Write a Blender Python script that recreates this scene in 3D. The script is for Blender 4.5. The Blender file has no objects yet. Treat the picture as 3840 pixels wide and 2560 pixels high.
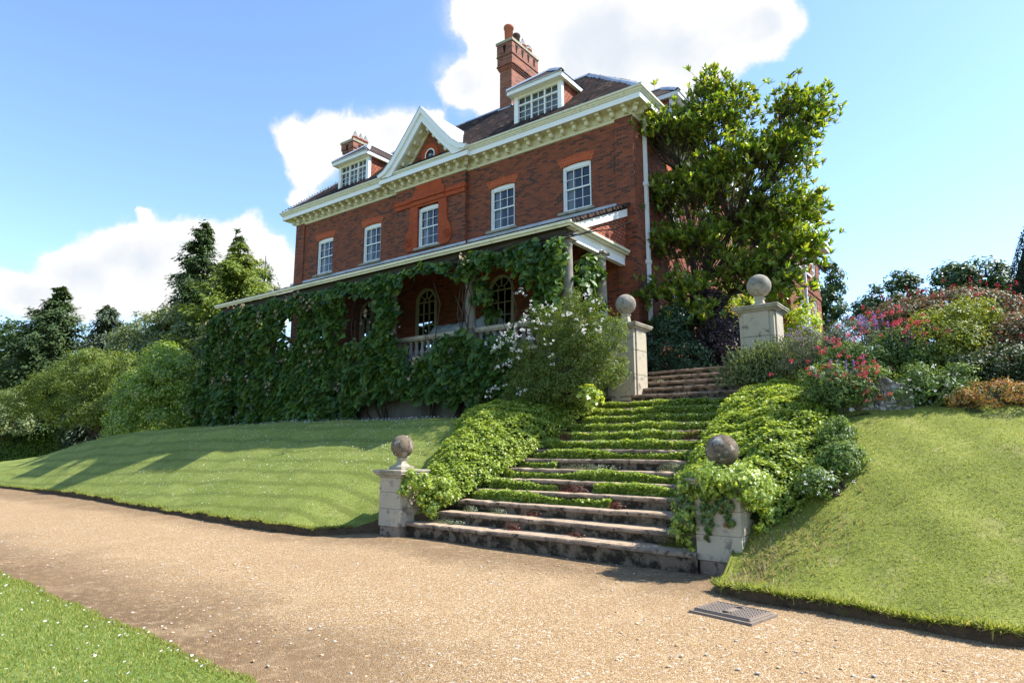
import bpy, math, random
import numpy as np
from mathutils import Vector, Matrix
random.seed(7)
RNG = np.random.default_rng(11)
S = bpy.context.scene
R = math.radians

# ------------------------------------------------------------------ camera
cam = bpy.data.cameras.new('camera')
co = bpy.data.objects.new('camera', cam)
S.collection.objects.link(co)
co.location = (0, 0, 1.6)
co.rotation_euler = (R(90 + 9.237), 0, R(36.748))
cam.sensor_width = 36.0
cam.lens = 2419.455 / 3840 * 36
cam.clip_start = 0.05
cam.clip_end = 6000
S.camera = co

# ------------------------------------------------------------------ light
SUN_AZ, SUN_EL = 49.5, 49.0
SUN_STRENGTH, SKY_STRENGTH, EXPOSURE = 5.0, 0.145, 1.12
S.view_settings.view_transform = 'Standard'
S.view_settings.look = 'None'
S.view_settings.gamma = 1.0
S.view_settings.exposure = EXPOSURE
sd = Vector((math.sin(R(SUN_AZ)) * math.cos(R(SUN_EL)), math.cos(R(SUN_AZ)) * math.cos(R(SUN_EL)), math.sin(R(SUN_EL))))
sl = bpy.data.lights.new('sun', 'SUN')
sl.energy = SUN_STRENGTH
sl.angle = R(0.53)
sl.color = (1.0, 0.965, 0.90)
so = bpy.data.objects.new('sun', sl)
so.rotation_euler = (-sd).to_track_quat('-Z', 'Y').to_euler()
so.location = (30, 30, 60)
S.collection.objects.link(so)

w = bpy.data.worlds.new('World')
S.world = w
w.use_nodes = True
nt = w.node_tree
nt.nodes.clear()


class NT:
    """small helper for building node trees"""
    def __init__(s, tree): s.t = tree
    def n(s, typ, **k):
        nd = s.t.nodes.new(typ)
        for a, v in k.items():
            if a.startswith('i_'):
                key = a[2:]
                key = int(key) if key.isdigit() else key.replace('_', ' ')
                inp = nd.inputs[key]
                if hasattr(v, 'links') or isinstance(v, bpy.types.NodeSocket): s.t.links.new(v, inp)
                else: inp.default_value = v
            else: setattr(nd, a, v)
        return nd
    def math(s, op, a, b=None, c=None, clamp=False):
        nd = s.t.nodes.new('ShaderNodeMath'); nd.operation = op; nd.use_clamp = clamp
        for i, v in enumerate((a, b, c)):
            if v is None: continue
            if isinstance(v, bpy.types.NodeSocket): s.t.links.new(v, nd.inputs[i])
            else: nd.inputs[i].default_value = v
        return nd.outputs[0]
    def mapr(s, v, a, b, c=0.0, d=1.0, smooth=True):
        nd = s.t.nodes.new('ShaderNodeMapRange')
        if smooth: nd.interpolation_type = 'SMOOTHSTEP'
        s.t.links.new(v, nd.inputs[0])
        for i, x in enumerate((a, b, c, d)): nd.inputs[i + 1].default_value = x
        return nd.outputs[0]
    def noise(s, vec, scale, detail=3.0, rough=0.5, dist=0.0):
        nd = s.t.nodes.new('ShaderNodeTexNoise')
        if vec is not None: s.t.links.new(vec, nd.inputs['Vector'])
        nd.inputs['Scale'].default_value = scale; nd.inputs['Detail'].default_value = detail
        nd.inputs['Roughness'].default_value = rough; nd.inputs['Distortion'].default_value = dist
        return nd.outputs['Fac']
    def mix(s, fac, a, b):
        nd = s.t.nodes.new('ShaderNodeMix'); nd.data_type = 'RGBA'
        for i, v in ((0, fac), (6, a), (7, b)):
            if isinstance(v, bpy.types.NodeSocket): s.t.links.new(v, nd.inputs[i])
            elif i == 0: nd.inputs[0].default_value = v
            else: nd.inputs[i].default_value = (*v, 1) if len(v) == 3 else v
        return nd.outputs[2]


g = NT(nt)
tc = g.n('ShaderNodeTexCoord').outputs['Generated']
sky = g.n('ShaderNodeTexSky')
sky.sky_type = 'NISHITA'
sky.sun_disc = False
sky.sun_elevation = R(SUN_EL)
sky.sun_rotation = R(SUN_AZ)
sky.altitude = 50
sky.air_density = 1.0
sky.dust_density = 0.3
sky.ozone_density = 1.7
CL = [(-0.521, 0.621, 0.586, 0.052), (-0.487, 0.655, 0.578, 0.07), (-0.427, 0.697, 0.576, 0.093), (-0.351, 0.743, 0.57, 0.097), (-0.274, 0.782, 0.56, 0.083), (-0.215, 0.814, 0.54, 0.054), (-0.187, 0.815, 0.548, 0.04), (-0.572, 0.639, 0.515, 0.046), (-0.534, 0.666, 0.521, 0.061), (-0.475, 0.713, 0.516, 0.073), (-0.394, 0.757, 0.521, 0.083), (-0.284, 0.803, 0.523, 0.062), (-0.754, 0.5, 0.426, 0.036), (-0.728, 0.54, 0.422, 0.049), (-0.69, 0.58, 0.433, 0.056), (-0.657, 0.607, 0.447, 0.043), (-0.622, 0.629, 0.466, 0.028), (-0.752, 0.53, 0.391, 0.036), (-0.777, 0.521, 0.352, 0.018), (-0.881, 0.363, 0.304, 0.016), (-0.907, 0.335, 0.254, 0.042), (-0.887, 0.38, 0.262, 0.05), (-0.862, 0.426, 0.275, 0.043), (-0.832, 0.478, 0.283, 0.045), (-0.815, 0.517, 0.263, 0.049), (-0.928, 0.296, 0.225, 0.036), (-0.895, 0.387, 0.223, 0.067), (-0.858, 0.458, 0.232, 0.071), (-0.924, 0.321, 0.207, 0.047), (-0.949, 0.255, 0.186, 0.034), (-0.826, 0.521, 0.214, 0.049), (-0.943, 0.282, 0.179, 0.04)]
# cumulus at infinity, as directions on the sky, broken up by noise
n1 = g.n('ShaderNodeTexNoise'); g.t.links.new(tc, n1.inputs['Vector'])
n1.inputs['Scale'].default_value = 9.0; n1.inputs['Detail'].default_value = 9.0; n1.inputs['Roughness'].default_value = 0.62
warp = g.n('ShaderNodeVectorMath', operation='SUBTRACT', i_0=n1.outputs['Color'], i_1=(0.5, 0.5, 0.5)).outputs[0]
warp = g.n('ShaderNodeVectorMath', operation='SCALE', i_0=warp, i_Scale=0.055).outputs[0]
wd = g.n('ShaderNodeVectorMath', operation='ADD', i_0=tc, i_1=warp).outputs[0]
def cloud_field(vec):
    acc = None
    for (x, y, z, r) in CL:
        d = g.n('ShaderNodeVectorMath', operation='DISTANCE', i_0=vec, i_1=(x, y, z)).outputs['Value']
        v = g.math('MULTIPLY_ADD', d, -1.0 / r, 1.3, clamp=True)
        v = g.math('MULTIPLY', v, v)
        acc = v if acc is None else g.math('ADD', acc, v)
    return acc
f0 = g.math('MINIMUM', cloud_field(wd), 2.2)
fb = g.noise(tc, 8.0, 12.0, 0.62, 0.3)
f1 = g.math('ADD', f0, g.math('MULTIPLY_ADD', fb, 2.6, -1.3))
mask = g.math('MULTIPLY', g.mapr(f1, 0.10, 0.54), g.mapr(f0, 0.0, 0.10))
wisp = g.math('MULTIPLY', g.mapr(f0, 0.0, 0.4), g.mapr(g.noise(tc, 6.0, 9.0, 0.66), 0.46, 0.68, 0, 0.6))
mask = g.math('MAXIMUM', mask, wisp)
KC = 1.0 / (SKY_STRENGTH * 2 ** EXPOSURE)
tint = g.math('MULTIPLY', g.mapr(f0, 0.7, 1.7), g.mapr(g.noise(wd, 5.0, 5.0, 0.55), 0.40, 0.64))
ccol = g.mix(tint, (1.06 * KC, 1.06 * KC, 1.05 * KC), (0.80 * KC, 0.86 * KC, 0.95 * KC))
skycol = g.n('ShaderNodeMix', data_type='RGBA', blend_type='MULTIPLY', i_0=1.0)
g.t.links.new(sky.outputs[0], skycol.inputs[6]); skycol.inputs[7].default_value = (0.92, 0.99, 1.07, 1)
sc_ = g.mix(mask, skycol.outputs[2], ccol)
bg = g.n('ShaderNodeBackground'); g.t.links.new(sc_, bg.inputs[0]); bg.inputs[1].default_value = SKY_STRENGTH
ow = g.n('ShaderNodeOutputWorld'); g.t.links.new(bg.outputs[0], ow.inputs[0])

# ------------------------------------------------------------------ materials
MATS = {}
def newmat(name):
    m = bpy.data.materials.new(name); m.use_nodes = True
    t = m.node_tree; t.nodes.clear(); MATS[name] = m
    return m, NT(t)
def finish(g, shader, disp=None):
    o = g.n('ShaderNodeOutputMaterial'); g.t.links.new(shader, o.inputs[0])
def bump(g, h, strength, dist):
    return g.n('ShaderNodeBump', i_Height=h, i_Strength=strength, i_Distance=dist).outputs[0]
def pos(g): return g.n('ShaderNodeNewGeometry').outputs['Position']
def bsdf(g, col, rough=0.7, spec=0.4, normal=None, metal=0.0):
    p = g.n('ShaderNodeBsdfPrincipled')
    if isinstance(col, bpy.types.NodeSocket): g.t.links.new(col, p.inputs['Base Color'])
    else: p.inputs['Base Color'].default_value = (*col, 1)
    if isinstance(rough, bpy.types.NodeSocket): g.t.links.new(rough, p.inputs['Roughness'])
    else: p.inputs['Roughness'].default_value = rough
    p.inputs['Specular IOR Level'].default_value = spec
    p.inputs['Metallic'].default_value = metal
    if normal is not None: g.t.links.new(normal, p.inputs['Normal'])
    return p.outputs[0]
def simple(name, base, layers=(), rough=0.75, spec=0.35, bm=None, stretch=None):
    """layers: (scale, detail, lo, hi, colour, amount)"""
    m, g = newmat(name)
    p = pos(g)
    if stretch: p = g.n('ShaderNodeVectorMath', operation='MULTIPLY', i_0=p, i_1=stretch).outputs[0]
    c = g.mix(0.0, base, base)
    for (sc, de, lo, hi, col, am) in layers:
        c = g.mix(g.math('MULTIPLY', g.mapr(g.noise(p, sc, de, 0.6), lo, hi), am), c, col)
    nr = None
    if bm: nr = bump(g, g.noise(p, bm[0], 5.0, 0.6), bm[1], bm[2])
    finish(g, bsdf(g, c, rough, spec, nr))
    return m
def brick(name, c1, c2, mortar, w_=0.225, h_=0.075, ms=0.007, dark=None, rough=0.85, bstr=0.5, vz=1.0, off=0.5, extra=()):
    m, g = newmat(name)
    p = pos(g)
    xyz = g.n('ShaderNodeSeparateXYZ', i_0=p)
    u = g.math('ADD', xyz.outputs[0], xyz.outputs[1])
    v = g.math('MULTIPLY', xyz.outputs[2], vz)
    vec = g.n('ShaderNodeCombineXYZ', i_0=u, i_1=v).outputs[0]
    b = g.n('ShaderNodeTexBrick', offset=off, i_Vector=vec, i_Scale=1.0, i_Mortar_Size=ms, i_Mortar_Smooth=0.3, i_Brick_Width=w_, i_Row_Height=h_)
    b.inputs['Color1'].default_value = (0, 0, 0, 1); b.inputs['Color2'].default_value = (1, 1, 1, 1); b.inputs['Mortar'].default_value = (0.5, 0.5, 0.5, 1)
    rnd = g.math('MULTIPLY_ADD', b.outputs['Color'], 1.0, 0.0)
    col = g.mix(g.mapr(rnd, 0.0, 0.75), c1, c2)
    if dark:
        # burnt headers: per-brick cells picked by a second brick lattice
        b2 = g.n('ShaderNodeTexBrick', offset=off, i_Vector=vec, i_Scale=1.0, i_Mortar_Size=0.0, i_Brick_Width=w_, i_Row_Height=h_)
        wn = g.n('ShaderNodeTexWhiteNoise', noise_dimensions='2D')
        cell = g.n('ShaderNodeVectorMath', operation='SNAP', i_0=vec, i_1=(w_, h_, 1)).outputs[0]
        big = g.noise(p, 0.9, 3.0)
        col = g.mix(g.math('MULTIPLY', g.mapr(rnd, 0.66, 0.86), g.mapr(big, 0.3, 0.6, 0.25, 0.85)), col, dark)
    n_ = g.noise(p, 3.0, 4.0, 0.6)
    col = g.mix(g.mapr(n_, 0.35, 0.75, 0.0, 0.35), col, tuple(x * 0.62 for x in c1))
    n2 = g.noise(p, 28.0, 3.0, 0.6)
    col = g.mix(g.mapr(n2, 0.45, 0.8, 0.0, 0.35), col, tuple(min(1, x * 1.35) for x in c1))
    for (sc, de, lo, hi, cc, am) in extra:
        col = g.mix(g.math('MULTIPLY', g.mapr(g.noise(p, sc, de, 0.6), lo, hi), am), col, cc)
    col = g.mix(b.outputs['Fac'], col, mortar)
    h = g.math('SUBTRACT', g.math('MULTIPLY', n2, 0.35), b.outputs['Fac'])
    finish(g, bsdf(g, col, rough, 0.25, bump(g, h, bstr, 0.008)))
    return m
def leafmat(name, cols, trans=0.3, tcol=None, rough=0.5, spec=0.28):
    """cols: list of natural leaf colours, one picked per leaf"""
    m, g = newmat(name)
    a = g.n('ShaderNodeAttribute', attribute_name='rnd').outputs['Fac']
    cr = g.n('ShaderNodeValToRGB', i_0=a)
    el = cr.color_ramp.elements
    while len(el) < len(cols): el.new(0.5)
    for i, c in enumerate(cols):
        el[i].position = i / max(1, len(cols) - 1); el[i].color = (*c, 1)
    c = cr.outputs[0]
    s1 = bsdf(g, c, rough, spec)
    if trans > 0:
        tm = g.n('ShaderNodeMix', data_type='RGBA', blend_type='MULTIPLY', i_0=1.0)
        g.t.links.new(c, tm.inputs[6]); tm.inputs[7].default_value = (*(tcol or (1.9, 1.75, 0.6)), 1)
        tr = g.n('ShaderNodeBsdfTranslucent', i_Color=tm.outputs[2])
        mx = g.n('ShaderNodeMixShader', i_0=trans); g.t.links.new(s1, mx.inputs[1]); g.t.links.new(tr.outputs[0], mx.inputs[2])
        s1 = mx.outputs[0]
    finish(g, s1)
    return m

brick('house_brick', (0.275, 0.068, 0.027), (0.175, 0.043, 0.021), (0.135, 0.098, 0.072), dark=(0.036, 0.022, 0.021), ms=0.008)
brick('chimney_brick', (0.33, 0.11, 0.062), (0.22, 0.075, 0.05), (0.22, 0.17, 0.13), dark=(0.07, 0.04, 0.035))
brick('rubbed_brick', (0.42, 0.072, 0.021), (0.34, 0.056, 0.018), (0.24, 0.105, 0.055), ms=0.005, bstr=0.25)
brick('arch_brick', (0.44, 0.078, 0.022), (0.36, 0.06, 0.019), (0.42, 0.21, 0.12), w_=0.075, h_=0.16, ms=0.006, bstr=0.25)
brick('roof_tile', (0.085, 0.042, 0.03), (0.045, 0.028, 0.023), (0.015, 0.012, 0.01), w_=0.17, h_=0.075, ms=0.012, bstr=1.0, rough=0.9,
      extra=((2.2, 6.0, 0.5, 0.7, (0.03, 0.024, 0.018), 0.8), (14.0, 4.0, 0.62, 0.72, (0.22, 0.2, 0.14), 0.7), (5.0, 4.0, 0.6, 0.75, (0.13, 0.055, 0.03), 0.6)))
brick('hung_tile', (0.42, 0.13, 0.07), (0.28, 0.075, 0.04), (0.05, 0.02, 0.015), w_=0.17, h_=0.11, ms=0.014, bstr=1.0)
simple('white_paint', (0.78, 0.79, 0.78), ((1.2, 4, 0.55, 0.8, (0.6, 0.61, 0.58), 0.5), (22, 4, 0.66, 0.78, (0.5, 0.48, 0.42), 0.45)), 0.45, 0.4)
simple('cream_paint', (0.66, 0.645, 0.50), ((1.6, 5, 0.5, 0.75, (0.45, 0.43, 0.30), 0.6), (9, 4, 0.56, 0.7, (0.36, 0.33, 0.22), 0.6), (30, 3, 0.62, 0.72, (0.2, 0.19, 0.13), 0.6)), 0.5, 0.35)
simple('arch_frame_paint', (0.36, 0.34, 0.22), ((3, 4, 0.5, 0.8, (0.26, 0.24, 0.15), 0.6),), 0.6, 0.3)
simple('lead_sheet', (0.40, 0.42, 0.46), ((2.5, 5, 0.4, 0.7, (0.26, 0.28, 0.31), 0.7), (12, 3, 0.6, 0.75, (0.55, 0.56, 0.57), 0.5)), 0.5, 0.5, (6, 0.25, 0.02))
simple('pier_stone', (0.40, 0.345, 0.255), ((1.7, 5, 0.45, 0.7, (0.36, 0.31, 0.23), 0.7), (5, 6, 0.56, 0.7, (0.26, 0.24, 0.2), 0.7), (5.5, 6, 0.54, 0.66, (0.11, 0.10, 0.085), 0.75), (24, 4, 0.6, 0.72, (0.58, 0.53, 0.43), 0.5)), 0.9, 0.2, (38, 0.5, 0.01))
simple('lichen_stone', (0.17, 0.128, 0.088), ((2.6, 5, 0.45, 0.62, (0.085, 0.066, 0.046), 0.85), (5.5, 7, 0.50, 0.58, (0.27, 0.255, 0.225), 0.85), (16, 6, 0.53, 0.62, (0.06, 0.056, 0.048), 0.85), (11, 5, 0.61, 0.66, (0.40, 0.38, 0.32), 0.8)), 0.92, 0.15, (30, 0.5, 0.012))
simple('orange_lichen_stone', (0.29, 0.26, 0.21), ((3, 5, 0.45, 0.65, (0.17, 0.155, 0.12), 0.85), (2.7, 5, 0.60, 0.67, (0.36, 0.16, 0.05), 0.9), (18, 5, 0.54, 0.64, (0.08, 0.075, 0.065), 0.75)), 0.92, 0.15, (30, 0.5, 0.012))
simple('cap_stone', (0.36, 0.32, 0.24), ((3, 5, 0.45, 0.65, (0.2, 0.18, 0.14), 0.8), (14, 5, 0.58, 0.7, (0.11, 0.105, 0.095), 0.7), (6, 4, 0.64, 0.72, (0.42, 0.26, 0.13), 0.5)), 0.92, 0.15, (34, 0.5, 0.01))
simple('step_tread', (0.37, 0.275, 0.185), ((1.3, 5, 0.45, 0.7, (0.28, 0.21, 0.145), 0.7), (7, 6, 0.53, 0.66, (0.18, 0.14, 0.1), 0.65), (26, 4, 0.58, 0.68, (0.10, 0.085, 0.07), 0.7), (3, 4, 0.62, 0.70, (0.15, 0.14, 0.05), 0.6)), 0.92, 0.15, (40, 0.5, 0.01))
simple('step_nosing', (0.25, 0.185, 0.135), ((3.2, 6, 0.46, 0.62, (0.12, 0.09, 0.068), 0.8), (11, 5, 0.54, 0.64, (0.035, 0.03, 0.024), 0.85), (20, 4, 0.63, 0.72, (0.36, 0.31, 0.25), 0.5)), 0.95, 0.1, (30, 0.6, 0.012))  # weathered stone; shade of the nosing fronts is put into its darker colour
simple('step_riser', (0.15, 0.112, 0.078), ((5.5, 7, 0.40, 0.58, (0.022, 0.018, 0.013), 0.95), (13, 5, 0.55, 0.68, (0.045, 0.05, 0.024), 0.8), (20, 4, 0.62, 0.72, (0.3, 0.28, 0.23), 0.5)), 0.95, 0.1, (30, 0.6, 0.012))  # black mould patches, with the risers' shade also put into the colour
simple('column_stone', (0.25, 0.225, 0.185), ((4, 5, 0.45, 0.7, (0.16, 0.145, 0.12), 0.7), (30, 4, 0.58, 0.7, (0.36, 0.34, 0.3), 0.6), (16, 4, 0.6, 0.72, (0.08, 0.08, 0.07), 0.6)), 0.92, 0.15, (40, 0.5, 0.008))
simple('baluster_stone', (0.25, 0.24, 0.215), ((6, 5, 0.5, 0.7, (0.22, 0.21, 0.18), 0.7), (18, 4, 0.62, 0.7, (0.32, 0.25, 0.1), 0.5)), 0.92, 0.15, (30, 0.4, 0.008))
simple('render_wall', (0.11, 0.10, 0.085), ((1.1, 6, 0.45, 0.65, (0.05, 0.047, 0.04), 0.8), (6, 5, 0.6, 0.72, (0.2, 0.19, 0.165), 0.6)), 0.95, 0.1, (14, 0.6, 0.02), stretch=(1, 1, 0.35))
simple('dark_timber', (0.045, 0.036, 0.028), ((5, 6, 0.45, 0.65, (0.1, 0.085, 0.065), 0.7),), 0.85, 0.2, (8, 0.7, 0.02), stretch=(0.25, 1, 6))
simple('dark_inside', (0.012, 0.012, 0.014), (), 0.9, 0.1)
simple('curtain_cloth', (0.5, 0.49, 0.48), (), 0.9, 0.1)
simple('terracotta', (0.42, 0.115, 0.055), ((8, 4, 0.5, 0.75, (0.32, 0.09, 0.05), 0.6),), 0.8, 0.25)
simple('pot_clay', (0.42, 0.14, 0.085), ((5, 4, 0.5, 0.7, (0.25, 0.09, 0.06), 0.7),), 0.8, 0.25)
simple('sooty_pot', (0.12, 0.085, 0.075), ((5, 4, 0.5, 0.7, (0.06, 0.05, 0.045), 0.7),), 0.85, 0.2)
simple('wire_metal', (0.16, 0.17, 0.19), (), 0.5, 0.5)
simple('cast_iron', (0.20, 0.155, 0.12), ((6, 5, 0.5, 0.7, (0.1, 0.078, 0.064), 0.7), (40, 3, 0.55, 0.75, (0.26, 0.19, 0.14), 0.6)), 0.75, 0.3, (60, 0.4, 0.004))
simple('dust_cover', (0.22, 0.255, 0.245), ((3, 4, 0.5, 0.8, (0.16, 0.19, 0.185), 0.6),), 0.7, 0.3)
simple('bark', (0.075, 0.058, 0.045), ((6, 5, 0.45, 0.7, (0.035, 0.028, 0.022), 0.7), (20, 4, 0.6, 0.75, (0.13, 0.11, 0.085), 0.5)), 0.95, 0.1, (18, 0.8, 0.02), stretch=(1, 1, 0.3))
simple('soil', (0.095, 0.065, 0.04), ((7, 5, 0.45, 0.7, (0.045, 0.034, 0.022), 0.8), (28, 4, 0.56, 0.72, (0.17, 0.125, 0.08), 0.7), (11, 4, 0.58, 0.7, (0.07, 0.085, 0.025), 0.7)), 0.98, 0.05, (26, 1.0, 0.03))
simple('bed_soil', (0.045, 0.06, 0.022), ((3, 5, 0.45, 0.65, (0.05, 0.04, 0.022), 0.8), (9, 5, 0.5, 0.7, (0.07, 0.095, 0.03), 0.7)), 0.98, 0.05, (16, 1.0, 0.04))
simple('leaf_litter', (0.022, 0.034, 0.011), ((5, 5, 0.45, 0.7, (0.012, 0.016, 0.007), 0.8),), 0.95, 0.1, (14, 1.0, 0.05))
simple('far_ground', (0.07, 0.10, 0.035), ((0.05, 5, 0.45, 0.7, (0.05, 0.075, 0.03), 0.8),), 0.95, 0.1)
simple('petal_white', (0.82, 0.82, 0.80), (), 0.6, 0.2)
simple('pebble_pale', (0.42, 0.37, 0.31), ((9, 3, 0.4, 0.65, (0.36, 0.31, 0.26), 0.8), (2.0, 2, 0.52, 0.6, (0.42, 0.26, 0.14), 0.6)), 0.8, 0.3)
simple('pebble_tan', (0.46, 0.29, 0.15), ((9, 3, 0.4, 0.65, (0.3, 0.18, 0.1), 0.8), (3.0, 2, 0.5, 0.6, (0.55, 0.42, 0.27), 0.8)), 0.8, 0.3)

# flint rubble wall
m, g = newmat('flint_rubble')
p = pos(g)
pn = g.n('ShaderNodeVectorMath', operation='MULTIPLY', i_0=p, i_1=(1, 1, 1.3)).outputs[0]
vo = g.n('ShaderNodeTexVoronoi', feature='F1', i_Vector=pn, i_Scale=9.0)
ve = g.n('ShaderNodeTexVoronoi', feature='DISTANCE_TO_EDGE', i_Vector=pn, i_Scale=9.0)
vs = g.n('ShaderNodeSeparateColor', i_0=vo.outputs['Color'])
fc = g.mix(g.mapr(vs.outputs[0], 0.2, 0.8), (0.40, 0.39, 0.37), (0.085, 0.083, 0.085))
fc = g.mix(g.mapr(vs.outputs[1], 0.6, 0.8), fc, (0.22, 0.18, 0.14))
ed = g.mapr(ve.outputs[0], 0.02, 0.14)
fc = g.mix(ed, (0.24, 0.21, 0.17), fc)
finish(g, bsdf(g, fc, 0.75, 0.35, bump(g, ed, 0.9, 0.03)))

# window glass: clear, mirror-like at a slant
m, g = newmat('window_glass')
fr = g.n('ShaderNodeFresnel', i_IOR=1.52).outputs[0]
gl = g.n('ShaderNodeBsdfGlossy', i_Roughness=0.02, i_Color=(0.9, 0.95, 1.0, 1))
tr = g.n('ShaderNodeBsdfTransparent', i_Color=(0.62, 0.66, 0.68, 1))
mx = g.n('ShaderNodeMixShader', i_0=g.math('MULTIPLY_ADD', fr, 1.0, 0.02, clamp=True)); g.t.links.new(tr.outputs[0], mx.inputs[1]); g.t.links.new(gl.outputs[0], mx.inputs[2])
finish(g, mx.outputs[0])

# gravel: fine stones of several colours, soil worked in along the verges
m, g = newmat('gravel')
p = pos(g)
flat = g.n('ShaderNodeVectorMath', operation='MULTIPLY', i_0=p, i_1=(1, 1, 0)).outputs[0]
v1 = g.n('ShaderNodeTexVoronoi', i_Vector=flat, i_Scale=88.0, i_Randomness=1.0)
s1 = g.n('ShaderNodeSeparateColor', i_0=v1.outputs['Color'])
v2 = g.n('ShaderNodeTexVoronoi', i_Vector=flat, i_Scale=24.0, i_Randomness=1.0)
s2 = g.n('ShaderNodeSeparateColor', i_0=v2.outputs['Color'])
c = g.mix(g.mapr(s1.outputs[0], 0.0, 1.0), (0.25, 0.148, 0.066), (0.47, 0.318, 0.16))
c = g.mix(g.mapr(s1.outputs[1], 0.80, 0.9), c, (0.56, 0.46, 0.33))
c = g.mix(g.mapr(s1.outputs[2], 0.86, 0.95), c, (0.17, 0.11, 0.065))
c = g.mix(g.math('MULTIPLY', g.mapr(s2.outputs[1], 0.88, 0.93), g.mapr(v2.outputs['Distance'], 0.45, 0.3)), c, (0.55, 0.49, 0.4))
c = g.mix(g.mapr(v1.outputs['Distance'], 0.42, 0.62, 0, 0.4), c, (0.13, 0.085, 0.048))
big = g.noise(flat, 0.55, 4.0, 0.55)
sep = g.n('ShaderNodeSeparateXYZ', i_0=p)
nz = g.math('MULTIPLY_ADD', g.noise(flat, 0.8, 4.0, 0.6), 2.4, -1.2)
ybn = g.math('ADD', sep.outputs[1], nz)
d1 = g.mapr(ybn, 5.0, 2.9)
dx = g.mapr(sep.outputs[0], -2.2, -4.6)
d2 = g.math('MULTIPLY', g.mapr(ybn, 6.5, 7.9), 0.8)
dirt = g.math('MAXIMUM', g.math('MULTIPLY', d1, dx), d2)
dirt = g.math('MULTIPLY', dirt, g.mapr(g.noise(flat, 9.0, 5.0, 0.65), 0.30, 0.55, 0.35, 1.0))
c = g.mix(g.math('MULTIPLY', dirt, 0.85), c, (0.115, 0.072, 0.038))
c = g.mix(g.mapr(big, 0.45, 0.7, 0, 0.25), c, (0.26, 0.165, 0.085))
c = g.mix(g.mapr(g.noise(flat, 1.4, 5.0, 0.6), 0.52, 0.72, 0, 0.25), c, (0.44, 0.32, 0.185))
hb = g.math('ADD', g.math('MULTIPLY', v1.outputs['Distance'], -0.7), g.math('MULTIPLY', g.noise(flat, 12.0, 4.0), 0.4))
finish(g, bsdf(g, c, 0.92, 0.15, bump(g, hb, 0.8, 0.015)))

def lawnmat(name, a, b, dry, stripe=False):
    m, g = newmat(name)
    p = pos(g)
    c = g.mix(g.mapr(g.noise(p, 1.1, 5.0, 0.6), 0.35, 0.65), a, b)
    c = g.mix(g.mapr(g.noise(p, 2.3, 5.0, 0.65), 0.54, 0.70, 0, 0.65), c, dry)
    c = g.mix(g.mapr(g.noise(p, 16.0, 4.0, 0.7), 0.46, 0.70, 0, 0.6), c, tuple(x * 0.5 for x in a))
    c = g.mix(g.mapr(g.noise(p, 60.0, 2.0, 0.7), 0.5, 0.7, 0, 0.5), c, tuple(min(1, x * 1.5) for x in b))
    if stripe:
        # mowing passes along the slope
        sx = g.n('ShaderNodeSeparateXYZ', i_0=p)
        ph = g.math('ADD', sx.outputs[1], g.math('MULTIPLY', g.noise(p, 0.35, 2.0), 0.5))
        st = g.math('SINE', g.math('MULTIPLY', ph, 13.0))
        c = g.mix(g.mapr(st, 0.2, 0.95, 0, 0.55), c, tuple(x * 0.62 for x in a))
    hb = g.math('ADD', g.noise(p, 22.0, 5.0, 0.75), g.math('MULTIPLY', g.noise(p, 80.0, 3.0, 0.7), 0.5))
    finish(g, bsdf(g, c, 0.85, 0.15, bump(g, hb, 0.9, 0.03)))
lawnmat('bank_turf', (0.165, 0.205, 0.04), (0.225, 0.26, 0.06), (0.31, 0.30, 0.11), stripe=True)
lawnmat('right_turf', (0.18, 0.205, 0.035), (0.26, 0.28, 0.055), (0.34, 0.30, 0.11))
lawnmat('front_turf', (0.12, 0.185, 0.036), (0.175, 0.24, 0.055), (0.24, 0.26, 0.09))

leafmat('plain_tile', [(0.012, 0.010, 0.009), (0.024, 0.017, 0.014), (0.042, 0.023, 0.017), (0.028, 0.021, 0.017), (0.085, 0.036, 0.022), (0.15, 0.125, 0.085)], 0.0, None, 0.9, 0.15)
leafmat('grass_blade', [(0.13, 0.18, 0.03), (0.21, 0.25, 0.048), (0.30, 0.32, 0.075), (0.39, 0.36, 0.14)], 0.42, (1.5, 1.45, 0.7), rough=0.5, spec=0.25)
leafmat('dry_blade', [(0.33, 0.26, 0.13), (0.24, 0.2, 0.08), (0.42, 0.35, 0.2), (0.18, 0.2, 0.06)], 0.3, (1.3, 1.2, 0.8), 0.7, 0.15)
leafmat('ivy_leaf', [(0.11, 0.185, 0.028), (0.22, 0.315, 0.046), (0.36, 0.44, 0.08), (0.48, 0.53, 0.15)], 0.4, (1.7, 1.6, 0.6), rough=0.4, spec=0.4)
leafmat('ivy_old_leaf', [(0.045, 0.10, 0.025), (0.08, 0.15, 0.03), (0.11, 0.19, 0.035), (0.17, 0.08, 0.03)], 0.25, rough=0.33, spec=0.5)
leafmat('vine_leaf', [(0.022, 0.06, 0.014), (0.038, 0.09, 0.018), (0.065, 0.13, 0.024), (0.125, 0.20, 0.036), (0.05, 0.095, 0.02)], 0.3, rough=0.45, spec=0.35)
leafmat('vine_dry_leaf', [(0.22, 0.15, 0.09), (0.35, 0.28, 0.18), (0.17, 0.10, 0.055), (0.45, 0.4, 0.28)], 0.3, (1.2, 1.1, 0.8), 0.6, 0.2)
leafmat('magnolia_leaf', [(0.05, 0.10, 0.02), (0.09, 0.155, 0.026), (0.15, 0.225, 0.034), (0.27, 0.32, 0.05), (0.17, 0.14, 0.035)], 0.42, (2.1, 2.0, 0.5), 0.28, 0.6)
leafmat('rose_leaf', [(0.045, 0.09, 0.018), (0.09, 0.15, 0.026), (0.16, 0.22, 0.045), (0.16, 0.14, 0.045)], 0.35)
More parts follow.
